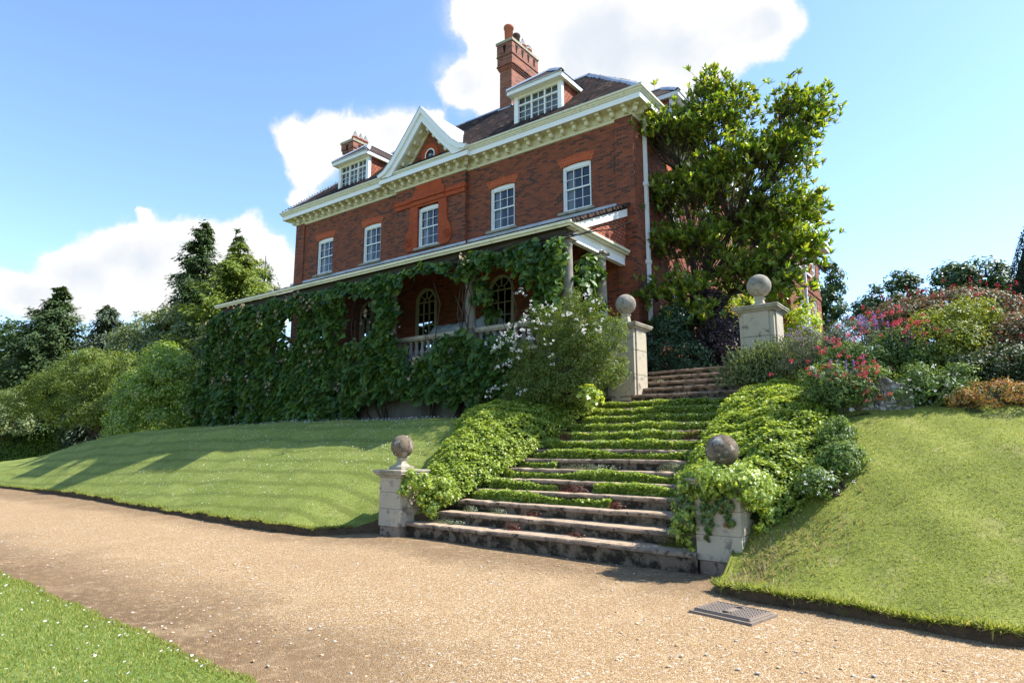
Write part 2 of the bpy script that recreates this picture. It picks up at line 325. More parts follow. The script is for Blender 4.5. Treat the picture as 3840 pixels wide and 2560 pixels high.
leafmat('purple_leaf', [(0.022, 0.022, 0.022), (0.032, 0.026, 0.028), (0.05, 0.036, 0.038), (0.15, 0.085, 0.08)], 0.18, (1.5, 1.2, 1.1))
leafmat('fern_leaf', [(0.03, 0.07, 0.04), (0.05, 0.095, 0.05), (0.07, 0.12, 0.05)], 0.25)
leafmat('lime_leaf', [(0.22, 0.32, 0.035), (0.32, 0.42, 0.05), (0.42, 0.5, 0.09)], 0.4)
leafmat('rosemary_leaf', [(0.075, 0.105, 0.04), (0.12, 0.155, 0.06), (0.18, 0.21, 0.09)], 0.2, rough=0.55)
leafmat('silver_leaf', [(0.09, 0.12, 0.055), (0.15, 0.18, 0.095), (0.24, 0.26, 0.18), (0.07, 0.09, 0.04), (0.11, 0.085, 0.08)], 0.25, (1.5, 1.4, 0.8), 0.6)
leafmat('valerian_leaf', [(0.075, 0.13, 0.035), (0.12, 0.19, 0.05), (0.19, 0.26, 0.08)], 0.32)
leafmat('fuchsia_leaf', [(0.06, 0.09, 0.028), (0.10, 0.13, 0.045), (0.16, 0.16, 0.075), (0.23, 0.075, 0.06), (0.24, 0.22, 0.15)], 0.3, (1.6, 1.3, 0.8))
leafmat('olive_leaf', [(0.11, 0.15, 0.025), (0.18, 0.22, 0.035), (0.26, 0.29, 0.055)], 0.35)
leafmat('dark_shrub_leaf', [(0.03, 0.055, 0.02), (0.055, 0.08, 0.03), (0.09, 0.12, 0.05)], 0.25)
leafmat('spiraea_leaf', [(0.14, 0.2, 0.05), (0.32, 0.2, 0.07), (0.42, 0.17, 0.06), (0.25, 0.24, 0.1), (0.38, 0.13, 0.06)], 0.3)
leafmat('spiraea_moss', [(0.03, 0.04, 0.008), (0.10, 0.10, 0.012), (0.2, 0.17, 0.02)], 0.1, rough=0.8)
leafmat('red_petal', [(0.50, 0.045, 0.075), (0.62, 0.09, 0.14), (0.55, 0.03, 0.05)], 0.3, (1.3, 1.1, 1.1), 0.6, 0.2)
leafmat('crimson_petal', [(0.35, 0.02, 0.03), (0.5, 0.03, 0.05), (0.42, 0.05, 0.09)], 0.3, (1.3, 1.1, 1.1), 0.6, 0.2)
leafmat('violet_petal', [(0.19, 0.10, 0.38), (0.28, 0.16, 0.48), (0.36, 0.24, 0.5)], 0.3, (1.3, 1.1, 1.3), 0.6, 0.2)
leafmat('white_petal', [(0.78, 0.77, 0.72), (0.83, 0.83, 0.82), (0.75, 0.68, 0.63)], 0.3, (1.1, 1.1, 1.1), 0.6, 0.2)
leafmat('red_weed', [(0.15, 0.03, 0.022), (0.11, 0.035, 0.02), (0.22, 0.055, 0.04), (0.12, 0.12, 0.04)], 0.25, (1.4, 1.1, 1.0))
leafmat('grey_weed', [(0.2, 0.22, 0.13), (0.28, 0.29, 0.19), (0.14, 0.18, 0.08)], 0.25)
leafmat('dark_conifer', [(0.028, 0.052, 0.018), (0.048, 0.082, 0.026), (0.085, 0.125, 0.038)], 0.2, rough=0.6, spec=0.25)
leafmat('golden_conifer', [(0.085, 0.13, 0.02), (0.15, 0.20, 0.028), (0.23, 0.27, 0.04)], 0.25, rough=0.55, spec=0.25)
leafmat('grey_conifer', [(0.05, 0.075, 0.045), (0.08, 0.105, 0.06), (0.11, 0.135, 0.075)], 0.15, rough=0.6, spec=0.25)
leafmat('laurel_leaf', [(0.055, 0.11, 0.018), (0.12, 0.20, 0.028), (0.23, 0.32, 0.045), (0.38, 0.45, 0.09)], 0.35, rough=0.35, spec=0.5)
leafmat('willow_leaf', [(0.07, 0.11, 0.024), (0.13, 0.18, 0.038), (0.23, 0.28, 0.075)], 0.35)
leafmat('birch_leaf', [(0.09, 0.13, 0.055), (0.15, 0.19, 0.085), (0.25, 0.28, 0.15)], 0.3)
leafmat('hedge_leaf', [(0.075, 0.14, 0.018), (0.115, 0.19, 0.026), (0.17, 0.25, 0.035)], 0.3)
leafmat('sycamore_leaf', [(0.03, 0.06, 0.022), (0.05, 0.09, 0.028), (0.085, 0.13, 0.04)], 0.25, rough=0.45)
leafmat('yew_leaf', [(0.02, 0.04, 0.014), (0.03, 0.058, 0.018), (0.045, 0.075, 0.022)], 0.1, rough=0.6)

# ------------------------------------------------------------------ object helpers
WL = {}
def _col(o): S.collection.objects.link(o); return o
def tagit(o, label=None, cat=None, group=None, kind=None):
    if label: o['label'] = label
    if cat: o['category'] = cat
    if group: o['group'] = group
    if kind: o['kind'] = kind
    return o
def thing(name, loc, label, cat, group=None):
    o = _col(bpy.data.objects.new(name, None)); o.empty_display_size = 0.2
    o.location = loc; WL[o.name] = Vector(loc)
    return tagit(o, label, cat, group)
def link_mesh(name, me, parent=None, loc=(0, 0, 0), rotz=0.0):
    o = _col(bpy.data.objects.new(name, me))
    loc = Vector(loc); WL[o.name] = loc.copy()
    if parent is not None:
        o.parent = parent; o.location = loc - WL[parent.name]
    else: o.location = loc
    o.rotation_euler = (0, 0, rotz)
    return o
def again(o, parent, loc):
    """another copy of a part (with its own sub-parts) at loc"""
    c = o.copy(); S.collection.objects.link(c); loc = Vector(loc); WL[c.name] = loc.copy()
    c.parent = parent; c.location = loc - WL[parent.name]
    for ch in o.children:
        d = ch.copy(); S.collection.objects.link(d); d.parent = c
        WL[d.name] = loc + ch.location
    return c

class MB:
    def __init__(s): s.v = []; s.f = []; s.sm = []
    def add(s, vs, fs, smooth=False):
        o = len(s.v); s.v += [tuple(p) for p in vs]
        for f in fs: s.f.append([i + o for i in f]); s.sm.append(smooth)
        return s
    def box(s, x0, x1, y0, y1, z0, z1):
        return s.add([(x0, y0, z0), (x1, y0, z0), (x1, y1, z0), (x0, y1, z0), (x0, y0, z1), (x1, y0, z1), (x1, y1, z1), (x0, y1, z1)],
                     [[0, 3, 2, 1], [4, 5, 6, 7], [0, 1, 5, 4], [1, 2, 6, 5], [2, 3, 7, 6], [3, 0, 4, 7]])
    def prism(s, poly, a0, a1, axis='y'):
        """poly: 2-D points; axis y: (x,z), axis x: (y,z), axis z: (x,y)"""
        n = len(poly)
        def P(q, a): return {'y': (q[0], a, q[1]), 'x': (a, q[0], q[1]), 'z': (q[0], q[1], a)}[axis]
        vs = [P(q, a0) for q in poly] + [P(q, a1) for q in poly]
        fs = [list(range(n)), list(range(2 * n - 1, n - 1, -1))] + [[i, i + n, (i + 1) % n + n, (i + 1) % n] for i in range(n)]
        return s.add(vs, fs)
    def lathe(s, prof, c=(0, 0), n=16, smooth=True, square=False):
        vs = []; fs = []
        for (r, z) in prof:
            for k in range(n):
                a = 2 * math.pi * (k + 0.5) / n
                vs.append((c[0] + r * math.cos(a), c[1] + r * math.sin(a), z))
        m = len(prof)
        for i in range(m - 1):
            for k in range(n):
                fs.append([i * n + k, i * n + (k + 1) % n, (i + 1) * n + (k + 1) % n, (i + 1) * n + k])
        fs.append(list(range(n))[::-1]); fs.append([(m - 1) * n + k for k in range(n)])
        return s.add(vs, fs, smooth)
    def tube(s, path, rad, n=7):
        P = [Vector(p) for p in path]
        if not hasattr(rad, '__len__'): rad = [rad] * len(P)
        vs = []; fs = []
        for i, p in enumerate(P):
            t = (P[min(i + 1, len(P) - 1)] - P[max(i - 1, 0)]).normalized()
            a = t.orthogonal().normalized(); b = t.cross(a)
            for k in range(n):
                th = 2 * math.pi * k / n
                vs.append(p + (a * math.cos(th) + b * math.sin(th)) * rad[i])
        # keep rings from twisting
        for i in range(len(P) - 1):
            best = min(range(n), key=lambda q: (Vector(vs[i * n]) - (P[i]) - (Vector(vs[(i + 1) * n + q]) - P[i + 1])).length)
            for k in range(n):
                fs.append([i * n + k, i * n + (k + 1) % n, (i + 1) * n + (k + 1 + best) % n, (i + 1) * n + (k + best) % n])
        fs.append(list(range(n))[::-1]); fs.append([(len(P) - 1) * n + k for k in range(n)])
        return s.add(vs, fs, True)
    def sphere(s, c, r, nu=20, nv=12, jit=0.0):
        vs = [(c[0], c[1], c[2] - r)]; fs = []
        for j in range(1, nv):
            ph = -math.pi / 2 + math.pi * j / nv
            for k in range(nu):
                th = 2 * math.pi * k / nu; rr = r * (1 + random.uniform(-jit, jit))
                vs.append((c[0] + rr * math.cos(ph) * math.cos(th), c[1] + rr * math.cos(ph) * math.sin(th), c[2] + rr * math.sin(ph)))
        vs.append((c[0], c[1], c[2] + r)); N = len(vs) - 1
        for k in range(nu): fs.append([0, 1 + (k + 1) % nu, 1 + k]); fs.append([N, N - nu + k, N - nu + (k + 1) % nu])
        for j in range(nv - 2):
            for k in range(nu):
                a = 1 + j * nu + k; b = 1 + j * nu + (k + 1) % nu
                fs.append([a, b, b + nu, a + nu])
        return s.add(vs, fs, True)
    def mesh(s, name, mat):
        me = bpy.data.meshes.new(name)
        me.from_pydata(s.v, [], s.f)
        me.polygons.foreach_set('use_smooth', s.sm)
        me.materials.append(MATS[mat]); me.update()
        return me
    def build(s, name, mat, parent=None, loc=(0, 0, 0), rotz=0.0, bevel=0.0):
        o = link_mesh(name, s.mesh(name, mat), parent, loc, rotz)
        if bevel:
            b = o.modifiers.new('edge', 'BEVEL'); b.width = bevel; b.segments = 2; b.limit_method = 'ANGLE'
        return o

# ---- leaves: thousands of small faces in one mesh, each with its own natural tint
TPL = {
    'oval': ([(0, 0, 0), (.24, .3, .05), (.2, .7, .04), (0, 1, -.06), (-.2, .7, .04), (-.24, .3, .05)], [[0, 1, 2, 3], [0, 3, 4, 5]]),
    'long': ([(0, 0, 0), (.15, .3, .04), (.14, .65, .02), (0, 1, -.1), (-.14, .65, .02), (-.15, .3, .04)], [[0, 1, 2, 3], [0, 3, 4, 5]]),
    'long2': ([(0, 0, 0), (.17, .35, .04), (.15, .68, .03), (0, 1, -.05), (-.15, .68, .03), (-.17, .35, .04)], [[0, 1, 2, 3], [0, 3, 4, 5]]),
    'heart': ([(0, 0, 0), (.3, -.14, .03), (.52, .2, .05), (.3, .68, .02), (0, 1, -.1), (-.3, .68, .02), (-.52, .2, .05), (-.3, -.14, .03)], [[0, 1, 2, 3, 4], [0, 4, 5, 6, 7]]),
    'ivy': ([(0, 0, 0), (.42, -.08, .04), (.28, .3, .05), (.5, .5, 0), (.2, .6, .04), (0, 1, -.06), (-.2, .6, .04), (-.5, .5, 0), (-.28, .3, .05), (-.42, -.08, .04)], [[0, 1, 2, 3, 4, 5], [0, 5, 6, 7, 8, 9]]),
    'quad': ([(0, 0, 0), (.3, .45, .05), (0, 1, -.05), (-.3, .45, .05)], [[0, 1, 2, 3]]),
    'spray': ([(0, 0, 0), (.2, .35, .03), (.09, .8, -.06), (0, 1, -.16), (-.09, .8, -.06), (-.2, .35, .03)], [[0, 1, 2, 3, 4, 5]]),
    'tile': ([(-.49, 0, 0), (.49, 0, 0), (.49, 1.0, 0), (-.49, 1.0, 0)], [[0, 1, 2, 3]]),
    'blade': ([(-.12, 0, 0), (.12, 0, 0), (0, 1, .25)], [[0, 1, 2]]),
    'disc': ([(.5, 0, 0), (.25, .43, 0), (-.25, .43, 0), (-.5, 0, 0), (-.25, -.43, 0), (.25, -.43, 0)], [[0, 1, 2, 3, 4, 5]]),
}
def unit(a): return a / np.maximum(np.linalg.norm(a, axis=1, keepdims=True), 1e-9)
def rnd3(n): return unit(RNG.normal(size=(n, 3)))
def leaves(name, mat, parent, P, N, size, tpl='oval', T=None, kind=None, rnd=None):
    P = np.asarray(P, float); n = len(P)
    N = unit(np.asarray(N, float)); size = np.broadcast_to(np.asarray(size, float), (n,))
    if T is None: T = rnd3(n)
    T = T - N * (T * N).sum(1, keepdims=True); T = unit(T); X = np.cross(T, N)
    tv, tf = TPL[tpl]; tv = np.array(tv)
    V = P[:, None, :] + size[:, None, None] * (tv[None, :, 0:1] * X[:, None, :] + tv[None, :, 1:2] * T[:, None, :] + tv[None, :, 2:3] * N[:, None, :])
    base = WL[parent.name] if parent is not None else Vector((0, 0, 0))
    V = V.reshape(-1, 3) - np.array(base)
    k = len(tv)
    loops = np.concatenate([np.array(f)[None, :] + (np.arange(n) * k)[:, None] for f in tf], axis=1).ravel()
    ln = np.tile([len(f) for f in tf], n); st = np.concatenate([[0], np.cumsum(ln)[:-1]])
    me = bpy.data.meshes.new(name)
    me.vertices.add(len(V)); me.vertices.foreach_set('co', V.ravel())
    me.loops.add(len(loops)); me.loops.foreach_set('vertex_index', loops.astype(np.int32))
    me.polygons.add(len(ln)); me.polygons.foreach_set('loop_start', st.astype(np.int32)); me.polygons.foreach_set('loop_total', ln.astype(np.int32))
    me.update(calc_edges=True)
    at = me.attributes.new('rnd', 'FLOAT', 'FACE')
    if rnd is None: rnd = RNG.random(n)
    at.data.foreach_set('value', np.repeat(rnd, len(tf)).astype(np.float32))
    me.materials.append(MATS[mat])
    o = _col(bpy.data.objects.new(name, me)); WL[o.name] = Vector(base)
    if parent is not None: o.parent = parent
    if kind: o['kind'] = kind
    return o
def in_ell(ells, n, shell=0.55):
    """points in a union of ellipsoids, biased to the outside, with outward direction"""
    w_ = np.array([(e[3] * e[5] + e[3] * e[4] + e[4] * e[5]) for e in ells]); w_ = w_ / w_.sum()
    idx = RNG.choice(len(ells), n, p=w_); E = np.array(ells)[idx]
    d = rnd3(n); r = shell + (1 - shell) * RNG.random(n) ** 0.6
    return E[:, :3] + d * r[:, None] * E[:, 3:6], d
def clumpy(ells, nclump, per, cr, shell=0.6, up=0.5, zmin=None):
    C_, d = in_ell(ells, nclump, shell)
    k = RNG.random(nclump) * 0.6 + 0.7
    P = np.repeat(C_, per, 0); D_ = np.repeat(d, per, 0); K = np.repeat(k, per)
    o = rnd3(len(P)); r = RNG.random(len(P)) ** 0.5
    P = P + o * (r * cr * K)[:, None] * np.array([1, 1, 0.75])
    N = unit(o * 0.9 + D_ * 0.6 + np.array([0, 0, up]) + RNG.normal(size=P.shape) * 0.35)
    if zmin is not None: q = P[:, 2] > zmin; P = P[q]; N = N[q]
    return P, N
def sticks(name, parent, base, tips, r0, mat='bark', n=5, sag=0.0):
    mb = MB(); b0 = Vector(WL[parent.name])
    for t in tips:
        a = Vector(base) + Vector((random.uniform(-.1, .1), random.uniform(-.1, .1), 0)); t = Vector(t)
        mid = a.lerp(t, 0.5) + Vector((random.uniform(-.1, .1), random.uniform(-.1, .1), 0.12 + sag)) * (t - a).length * 0.5
        mb.tube([a - b0, mid - b0, t - b0], [r0, r0 * 0.6, r0 * 0.2], n)
    o = mb.build(name, mat); o.parent = parent; o.location = (0, 0, 0); WL[o.name] = b0
    return o

# ------------------------------------------------------------------ ground and terrain
def sstep(x, a, b):
    t = np.clip((x - a) / (b - a), 0, 1); return t * t * (3 - 2 * t)
def grid_mesh(name, mat, X, Y, Z, skirt=None, kind='structure'):
    """X,Y,Z: 2-D arrays"""
    a, b = X.shape
    V = np.stack([X, Y, Z], -1).reshape(-1, 3).tolist()
    F_ = [[i * b + j, (i + 1) * b + j, (i + 1) * b + j + 1, i * b + j + 1] for i in range(a - 1) for j in range(b - 1)]
    mb = MB(); mb.add(V, F_, True)
    o = mb.build(name, mat); o['kind'] = kind
    # consistent upward normals
    me = o.data
    if me.polygons[len(me.polygons) // 2].normal.z < 0: me.flip_normals()
    return o
mb = MB(); mb.add([(-3000, -3000, -0.35), (3000, -3000, -0.35), (3000, 3000, -0.35), (-3000, 3000, -0.35)], [[0, 1, 2, 3]])
o = mb.build('ground', 'far_ground'); o['kind'] = 'structure'
xs = np.linspace(-90, 40, 200); ys = np.concatenate([np.linspace(-30, 1.5, 12), np.linspace(2, 10, 60)])
Xg, Yg = np.meshgrid(xs, ys, indexing='ij')
o = grid_mesh('gravel_drive', 'gravel', Xg, Yg, 0.012 * np.sin(Xg * 0.9) * np.sin(Yg * 1.3 + 1) + 0.006 * np.sin(Xg * 3.1 + Yg * 2.3) - 0.02)
o['label'] = 'orange gravel drive crossing the foreground'

EDGE_L = np.array([(-90, 9.6), (-60, 9.3), (-32, 8.86), (-25.2, 8.75), (-19.2, 8.25), (-14.6, 7.76), (-11.8, 7.6), (-10.35, 7.66), (-10.05, 8.0), (-9.75, 8.42), (-9.3, 8.75), (-8.5, 9.0)])
CREST_X = [-90, -60, -50, -41, -36.3, -33.9, -31.7, -27.8, -24.7, -8]
CREST_Z = [0.12, 0.2, 0.4, 0.94, 1.35, 1.68, 1.97, 2.32, 2.45, 2.45]
def edge_l(x): return np.interp(x, EDGE_L[:, 0], EDGE_L[:, 1]) + 0.025 * np.sin(x * 5.1) + 0.018 * np.sin(x * 13.7 + 1) + 0.014 * np.sin(x * 29 + 2 * np.sin(x * 3)) + 0.02 * np.sin(x * 2.2 + 3 * np.sin(x * .7))
def lawn_l(x, y):
    ye = np.interp(x, [-90, -11.5, -10, -8], [0, 0, 0.75, 0.9]) + np.interp(x, EDGE_L[:, 0], EDGE_L[:, 1]) * (x < -11.5) + (x >= -11.5) * 7.6
    H = np.interp(x, CREST_X, CREST_Z)
    u = np.clip((y - ye) / (11.6 - ye), 0, 1.6)
    prof = np.where(u < 1, 0.845 * (u - 0.012 * np.sin(2 * np.pi * u)), 0.845)
    prof = prof + 0.155 * (1 - np.exp(-np.clip(y - 11.0, 0, None) * 0.8))
    return 0.1 + (H - 0.1) * prof + 0.014 * np.sin(x * 2.1 + y * 1.7) + 0.012 * np.sin(x * 4.3 - y * 3.1) * np.sin(y * 2.2 + x) + 0.03 * np.sin(x * .5 + 1) * np.sin(y * .9)
tx = np.concatenate([np.linspace(-90, -30, 60), np.linspace(-29.8, -8.6, 240)])
tt = np.concatenate([[0, 0.0001], np.linspace(0.01, 1, 90) ** 1.15])
Xl = np.repeat(tx[:, None], len(tt), 1); ye = edge_l(tx)[:, None]
yf = np.interp(tx, [-90, -40, -26, -8.6], [60, 60, 17.4, 17.4])[:, None]
Yl = ye + (yf - ye) * tt[None, :]
Zl = lawn_l(Xl, Yl)
Yl[:, 0] += 0.02; Zl[:, 0] = -0.06
Zl[:, 1] += -0.012
o = grid_mesh('lawn', 'bank_turf', Xl, Yl, Zl)
o['label'] = 'grassy bank rising to the left of the stone steps'
me = o.data; me.materials.append(MATS['soil'])
nb = len(tt) - 1
for i in range(len(tx) - 1): me.polygons[i * nb].material_index = 1

EDGE_R = np.array([(-3.2, 8.95), (-2.83, 8.8), (-2.77, 7.5), (-2.6, 7.36), (-2.1, 7.22), (-1.5, 7.18), (-0.9, 7.03), (-0.4, 6.97), (0.1, 7.0), (1, 6.9), (3, 6.7), (8, 6.2), (30, 4.5)])
def edge_r(x): return np.interp(x, EDGE_R[:, 0], EDGE_R[:, 1]) + 0.022 * np.sin(x * 6.3) + 0.015 * np.sin(x * 15.1 + 1) + 0.014 * np.sin(x * 29 + 2 * np.sin(x * 3)) + 0.02 * np.sin(x * 2.2 + 3 * np.sin(x * .7))
def lawn_r(x, y):
    y0 = np.interp(x, [-3.2, -2.6, -1.8, -0.5, 4], [8.3, 8.0, 7.6, 7.1, 6.85])
    u = np.clip((y - y0) / (11.5 - y0), 0, 1)
    return 0.1 + 2.08 * (u - 0.03 * np.sin(2 * np.pi * u)) + 0.02 * np.sin(x * 3.1 + 1) * np.sin(y * 2.7) + 0.012 * np.sin(x * 7 + y * 5)
tx = np.concatenate([np.linspace(-3.2, 5, 140), np.linspace(5.2, 30, 30)])
tt = np.concatenate([[0, 0.0001], np.linspace(0.015, 1, 70)])
Xr = np.repeat(tx[:, None], len(tt), 1); ye = edge_r(tx)[:, None]
Yr = ye + (12.6 - ye) * tt[None, :]
Zr = lawn_r(Xr, Yr); Yr[:, 0] += 0.03; Zr[:, 0] = -0.06; Zr[:, 1] -= 0.012
o = grid_mesh('lawn', 'right_turf', Xr, Yr, Zr)
o['label'] = 'scruffy sunlit lawn bank to the right of the steps'
me = o.data; me.materials.append(MATS['soil']); nb = len(tt) - 1
for i in range(len(tx) - 1): me.polygons[i * nb].material_index = 1

EDGE_F = np.array([(-60, 3.3), (-14, 3.0), (-9.88, 2.86), (-8.39, 2.83), (-7.02, 2.75), (-6.07, 2.71), (-5.27, 2.69), (-4.35, 2.65), (-2, 2.5), (6, 2.0)])
def edge_f(x): return np.interp(x, EDGE_F[:, 0], EDGE_F[:, 1]) + 0.02 * np.sin(x * 4.1) + 0.015 * np.sin(x * 11.7 + 1)
def lawn_f(x, y): return 0.07 + 0.012 * np.sin(x * 1.7 + y * 2.1)
tx = np.concatenate([np.linspace(-60, -13, 40), np.linspace(-12.8, 6, 120)]); tt = np.concatenate([[0, 0.0001], np.linspace(0.01, 1, 40) ** 1.4])
Xf = np.repeat(tx[:, None], len(tt), 1); ye = edge_f(tx)[:, None]; Yf_ = ye + (-25 - ye) * tt[None, :]
Zf = lawn_f(Xf, Yf_); Zf[:, 0] = -0.06; Zf[:, 1] -= 0.02
o = grid_mesh('lawn', 'front_turf', Xf, Yf_, Zf)
o['label'] = 'corner of daisy lawn on the near side of the drive'

# beds and terrace behind the crest
def bed_z(x, y):
    return np.interp(y, [11.0, 11.45, 11.75, 14.5, 16.0, 20, 40, 90], [1.95, 2.12, 2.45, 3.05, 3.5, 3.55, 4.0, 6.5])
xs = np.concatenate([np.linspace(-3.6, 8, 60), np.linspace(8.5, 60, 30)]); ys = np.concatenate([np.linspace(11.25, 17, 60), np.linspace(17.5, 90, 30)])
Xb, Yb = np.meshgrid(xs, ys, indexing='ij')
Xb = np.maximum(Xb, np.interp(Yb, [11.25, 13.4, 14.2], [-2.0, -2.3, -3.6]))
o = grid_mesh('flower_bed', 'bed_soil', Xb, Yb, bed_z(Xb, Yb) + 0.04 * np.sin(Xb * 5) * np.sin(Yb * 4.3))
o['label'] = 'planted soil of the raised border above the right lawn'
xs = np.linspace(-8.26, -3.61, 10); ys = np.linspace(16.35, 31, 12)
Xb, Yb = np.meshgrid(xs, ys, indexing='ij')
o = grid_mesh('terrace', 'bed_soil', Xb, Yb, 3.5 + 0 * Xb)
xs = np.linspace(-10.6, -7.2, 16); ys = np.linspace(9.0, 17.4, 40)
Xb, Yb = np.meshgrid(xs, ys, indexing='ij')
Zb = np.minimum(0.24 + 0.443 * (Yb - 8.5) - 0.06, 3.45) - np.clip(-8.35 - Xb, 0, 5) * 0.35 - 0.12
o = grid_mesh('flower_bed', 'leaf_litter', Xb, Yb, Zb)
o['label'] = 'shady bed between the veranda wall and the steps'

def inpoly(x, z, poly):
    r = np.zeros(len(x), bool); n = len(poly)
    for i in range(n):
        (x0, z0), (x1, z1) = poly[i], poly[(i + 1) % n]
        c = (z0 > z) != (z1 > z)
        r ^= c & (x < (x1 - x0) * (z - z0) / (z1 - z0 + 1e-12) + x0)
    return r
# ------------------------------------------------------------------ the brick house
YF, XR, XL = 17.48, -8.30, -25.77
BX0, BX1, YB = -18.86, -15.12, 17.33            # projecting centre bay
WIN_X = [-10.39, -13.49, -17.01, -20.45, -23.60]
WW, WZ0, WZ1 = 1.10, 9.25, 10.86
house = thing('brick_house', (-17.0, 21.0, 3.4), 'large red brick country house with white cornice, pediment, dormers and sash windows', 'house')

def wall_y(mb, y, x0, x1, z0, z1, holes=(), depth=0.14):
    """wall facing -y with rectangular openings and their reveals"""
    xs = sorted({x0, x1, *[h[0] for h in holes], *[h[1] for h in holes]}); zs = sorted({z0, z1, *[h[2] for h in holes], *[h[3] for h in holes]})
    for i in range(len(xs) - 1):
        for j in range(len(zs) - 1):
            cx, cz = (xs[i] + xs[i + 1]) / 2, (zs[j] + zs[j + 1]) / 2
            if any(h[0] < cx < h[1] and h[2] < cz < h[3] for h in holes): continue
            mb.add([(xs[i], y, zs[j]), (xs[i + 1], y, zs[j]), (xs[i + 1], y, zs[j + 1]), (xs[i], y, zs[j + 1])], [[0, 1, 2, 3]])
    for (a, b, c, d) in holes:
        q = y + depth
        mb.add([(a, y, c), (a, q, c), (a, q, d), (a, y, d)], [[0, 1, 2, 3]]); mb.add([(b, y, c), (b, q, c), (b, q, d), (b, y, d)], [[3, 2, 1, 0]])
        mb.add([(a, y, d), (a, q, d), (b, q, d), (b, y, d)], [[0, 1, 2, 3]]); mb.add([(a, y, c), (a, q, c), (b, q, c), (b, y, c)], [[3, 2, 1, 0]])
def wall_x(mb, x, y0, y1, z0, z1, holes=(), depth=0.14):
    """wall facing +x"""
    t = MB(); wall_y(t, -x, y0, y1, z0, z1, holes, depth)
    mb.add([(-v[1], v[0], v[2]) for v in t.v], t.f)
def house_part(mb, name, mat, **k):
    l = WL[house.name]; mb.v = [(a - l.x, b - l.y, c - l.z) for a, b, c in mb.v]
    return mb.build(name, mat, house, l, **k)
def sub_world(mb, name, mat, parent):
    l = WL[parent.name]; mb.v = [(a - l.x, b - l.y, c - l.z) for a, b, c in mb.v]
    return mb.build(name, mat, parent, l)

h_main = [(x - WW / 2, x + WW / 2, WZ0, WZ1 + 0.07) for i, x in enumerate(WIN_X) if i != 2]
h_bay = [(WIN_X[2] - WW / 2, WIN_X[2] + WW / 2, WZ0, WZ1 + 0.07)]
mb = MB()
wall_y(mb, YF, XL, BX0, 2.3, 12.2, [h for h in h_main if h[0] < BX0])
wall_y(mb, YF, BX1, XR, 2.3, 12.2, [h for h in h_main if h[0] > BX1])
wall_y(mb, YB, BX0, BX1, 2.3, 12.2, h_bay)
mb.add([(BX1, YB, 2.3), (BX1, YF, 2.3), (BX1, YF, 12.2), (BX1, YB, 12.2)], [[0, 1, 2, 3]])
mb.add([(BX0, YB, 2.3), (BX0, YF, 2.3), (BX0, YF, 12.2), (BX0, YB, 12.2)], [[3, 2, 1, 0]])
SIDE_W = [(20.6, 9.25), (23.9, 9.25), (27.2, 9.25), (20.6, 5.3), (23.9, 5.3), (27.2, 5.3)]
wall_x(mb, XR, YF, 44.0, 2.3, 12.2, [(y - WW / 2, y + WW / 2, z, z + 1.68) for y, z in SIDE_W])
mb.add([(XL, YF, 2.3), (XL, 25.0, 2.3), (XL, 25.0, 12.2), (XL, YF, 12.2)], [[3, 2, 1, 0]])
mb.add([(XL, 25.0, 2.3), (-15.8, 25.0, 2.3), (-15.8, 25.0, 12.2), (XL, 25.0, 12.2)], [[3, 2, 1, 0]])
# shallow corner pilasters with a moulded break at first-floor level
for (a, b) in ((XL - 0.02, XL + 0.62), (XR - 0.62, XR + 0.025)):
    mb.box(a, b, YF - 0.06, YF + 0.02, 2.3, 12.16)
mb.box(XR - 0.62, XR + 0.05, YF - 0.09, YF + 0.55, 7.9, 8.0)
mb.box(XR - 0.01, XR + 0.03, YF + 0.021, YF + 0.55, 2.3, 12.16)
house_part(mb, 'wall', 'house_brick')
mb = MB(); mb.box(XL + 0.3, XR - 0.5, YF + 0.75, YF + 0.8, 2.4, 12.1); mb.box(XR - 0.8, XR - 0.75, YF + 0.9, 43.5, 2.4, 12.1)
house_part(mb, 'interior_wall', 'dark_inside')

# cornice: one moulded run round the eaves, breaking forward over the bay
def sweep(mb, prof, path):
    """prof: (out, z) closed; path: list of (x, y, outx, outy) with mitred out vectors"""
    n = len(prof); vs = []
    for (x, y, ox, oy) in path:
        for (o_, z) in prof: vs.append((x + ox * o_, y + oy * o_, z))
    fs = []
    for i in range(len(path) - 1):
        for k in range(n): fs.append([i * n + k, (i + 1) * n + k, (i + 1) * n + (k + 1) % n, i * n + (k + 1) % n])
    fs.append(list(range(n))); fs.append([(len(path) - 1) * n + k for k in range(n)][::-1])
    mb.add(vs, fs)
PATH = [(XL, 25.0, -1, 0), (XL, YF, -1, -1), (BX0, YF, -1, -1), (BX0, YB, -1, -1), (BX1, YB, 1, -1), (BX1, YF, 1, -1), (XR, YF, 1, -1), (XR, 31.0, 1, 0)]
cor = MB()
sweep(cor, [(0.002, 11.86), (0.05, 11.87), (0.06, 11.93), (0.09, 11.96), (0.09, 12.02), (0.11, 12.05), (0.11, 12.2), (0.002, 12.2)], PATH)
sweep(cor, [(0.10, 12.2), (0.47, 12.2), (0.47, 12.24), (0.10, 12.24)], PATH)
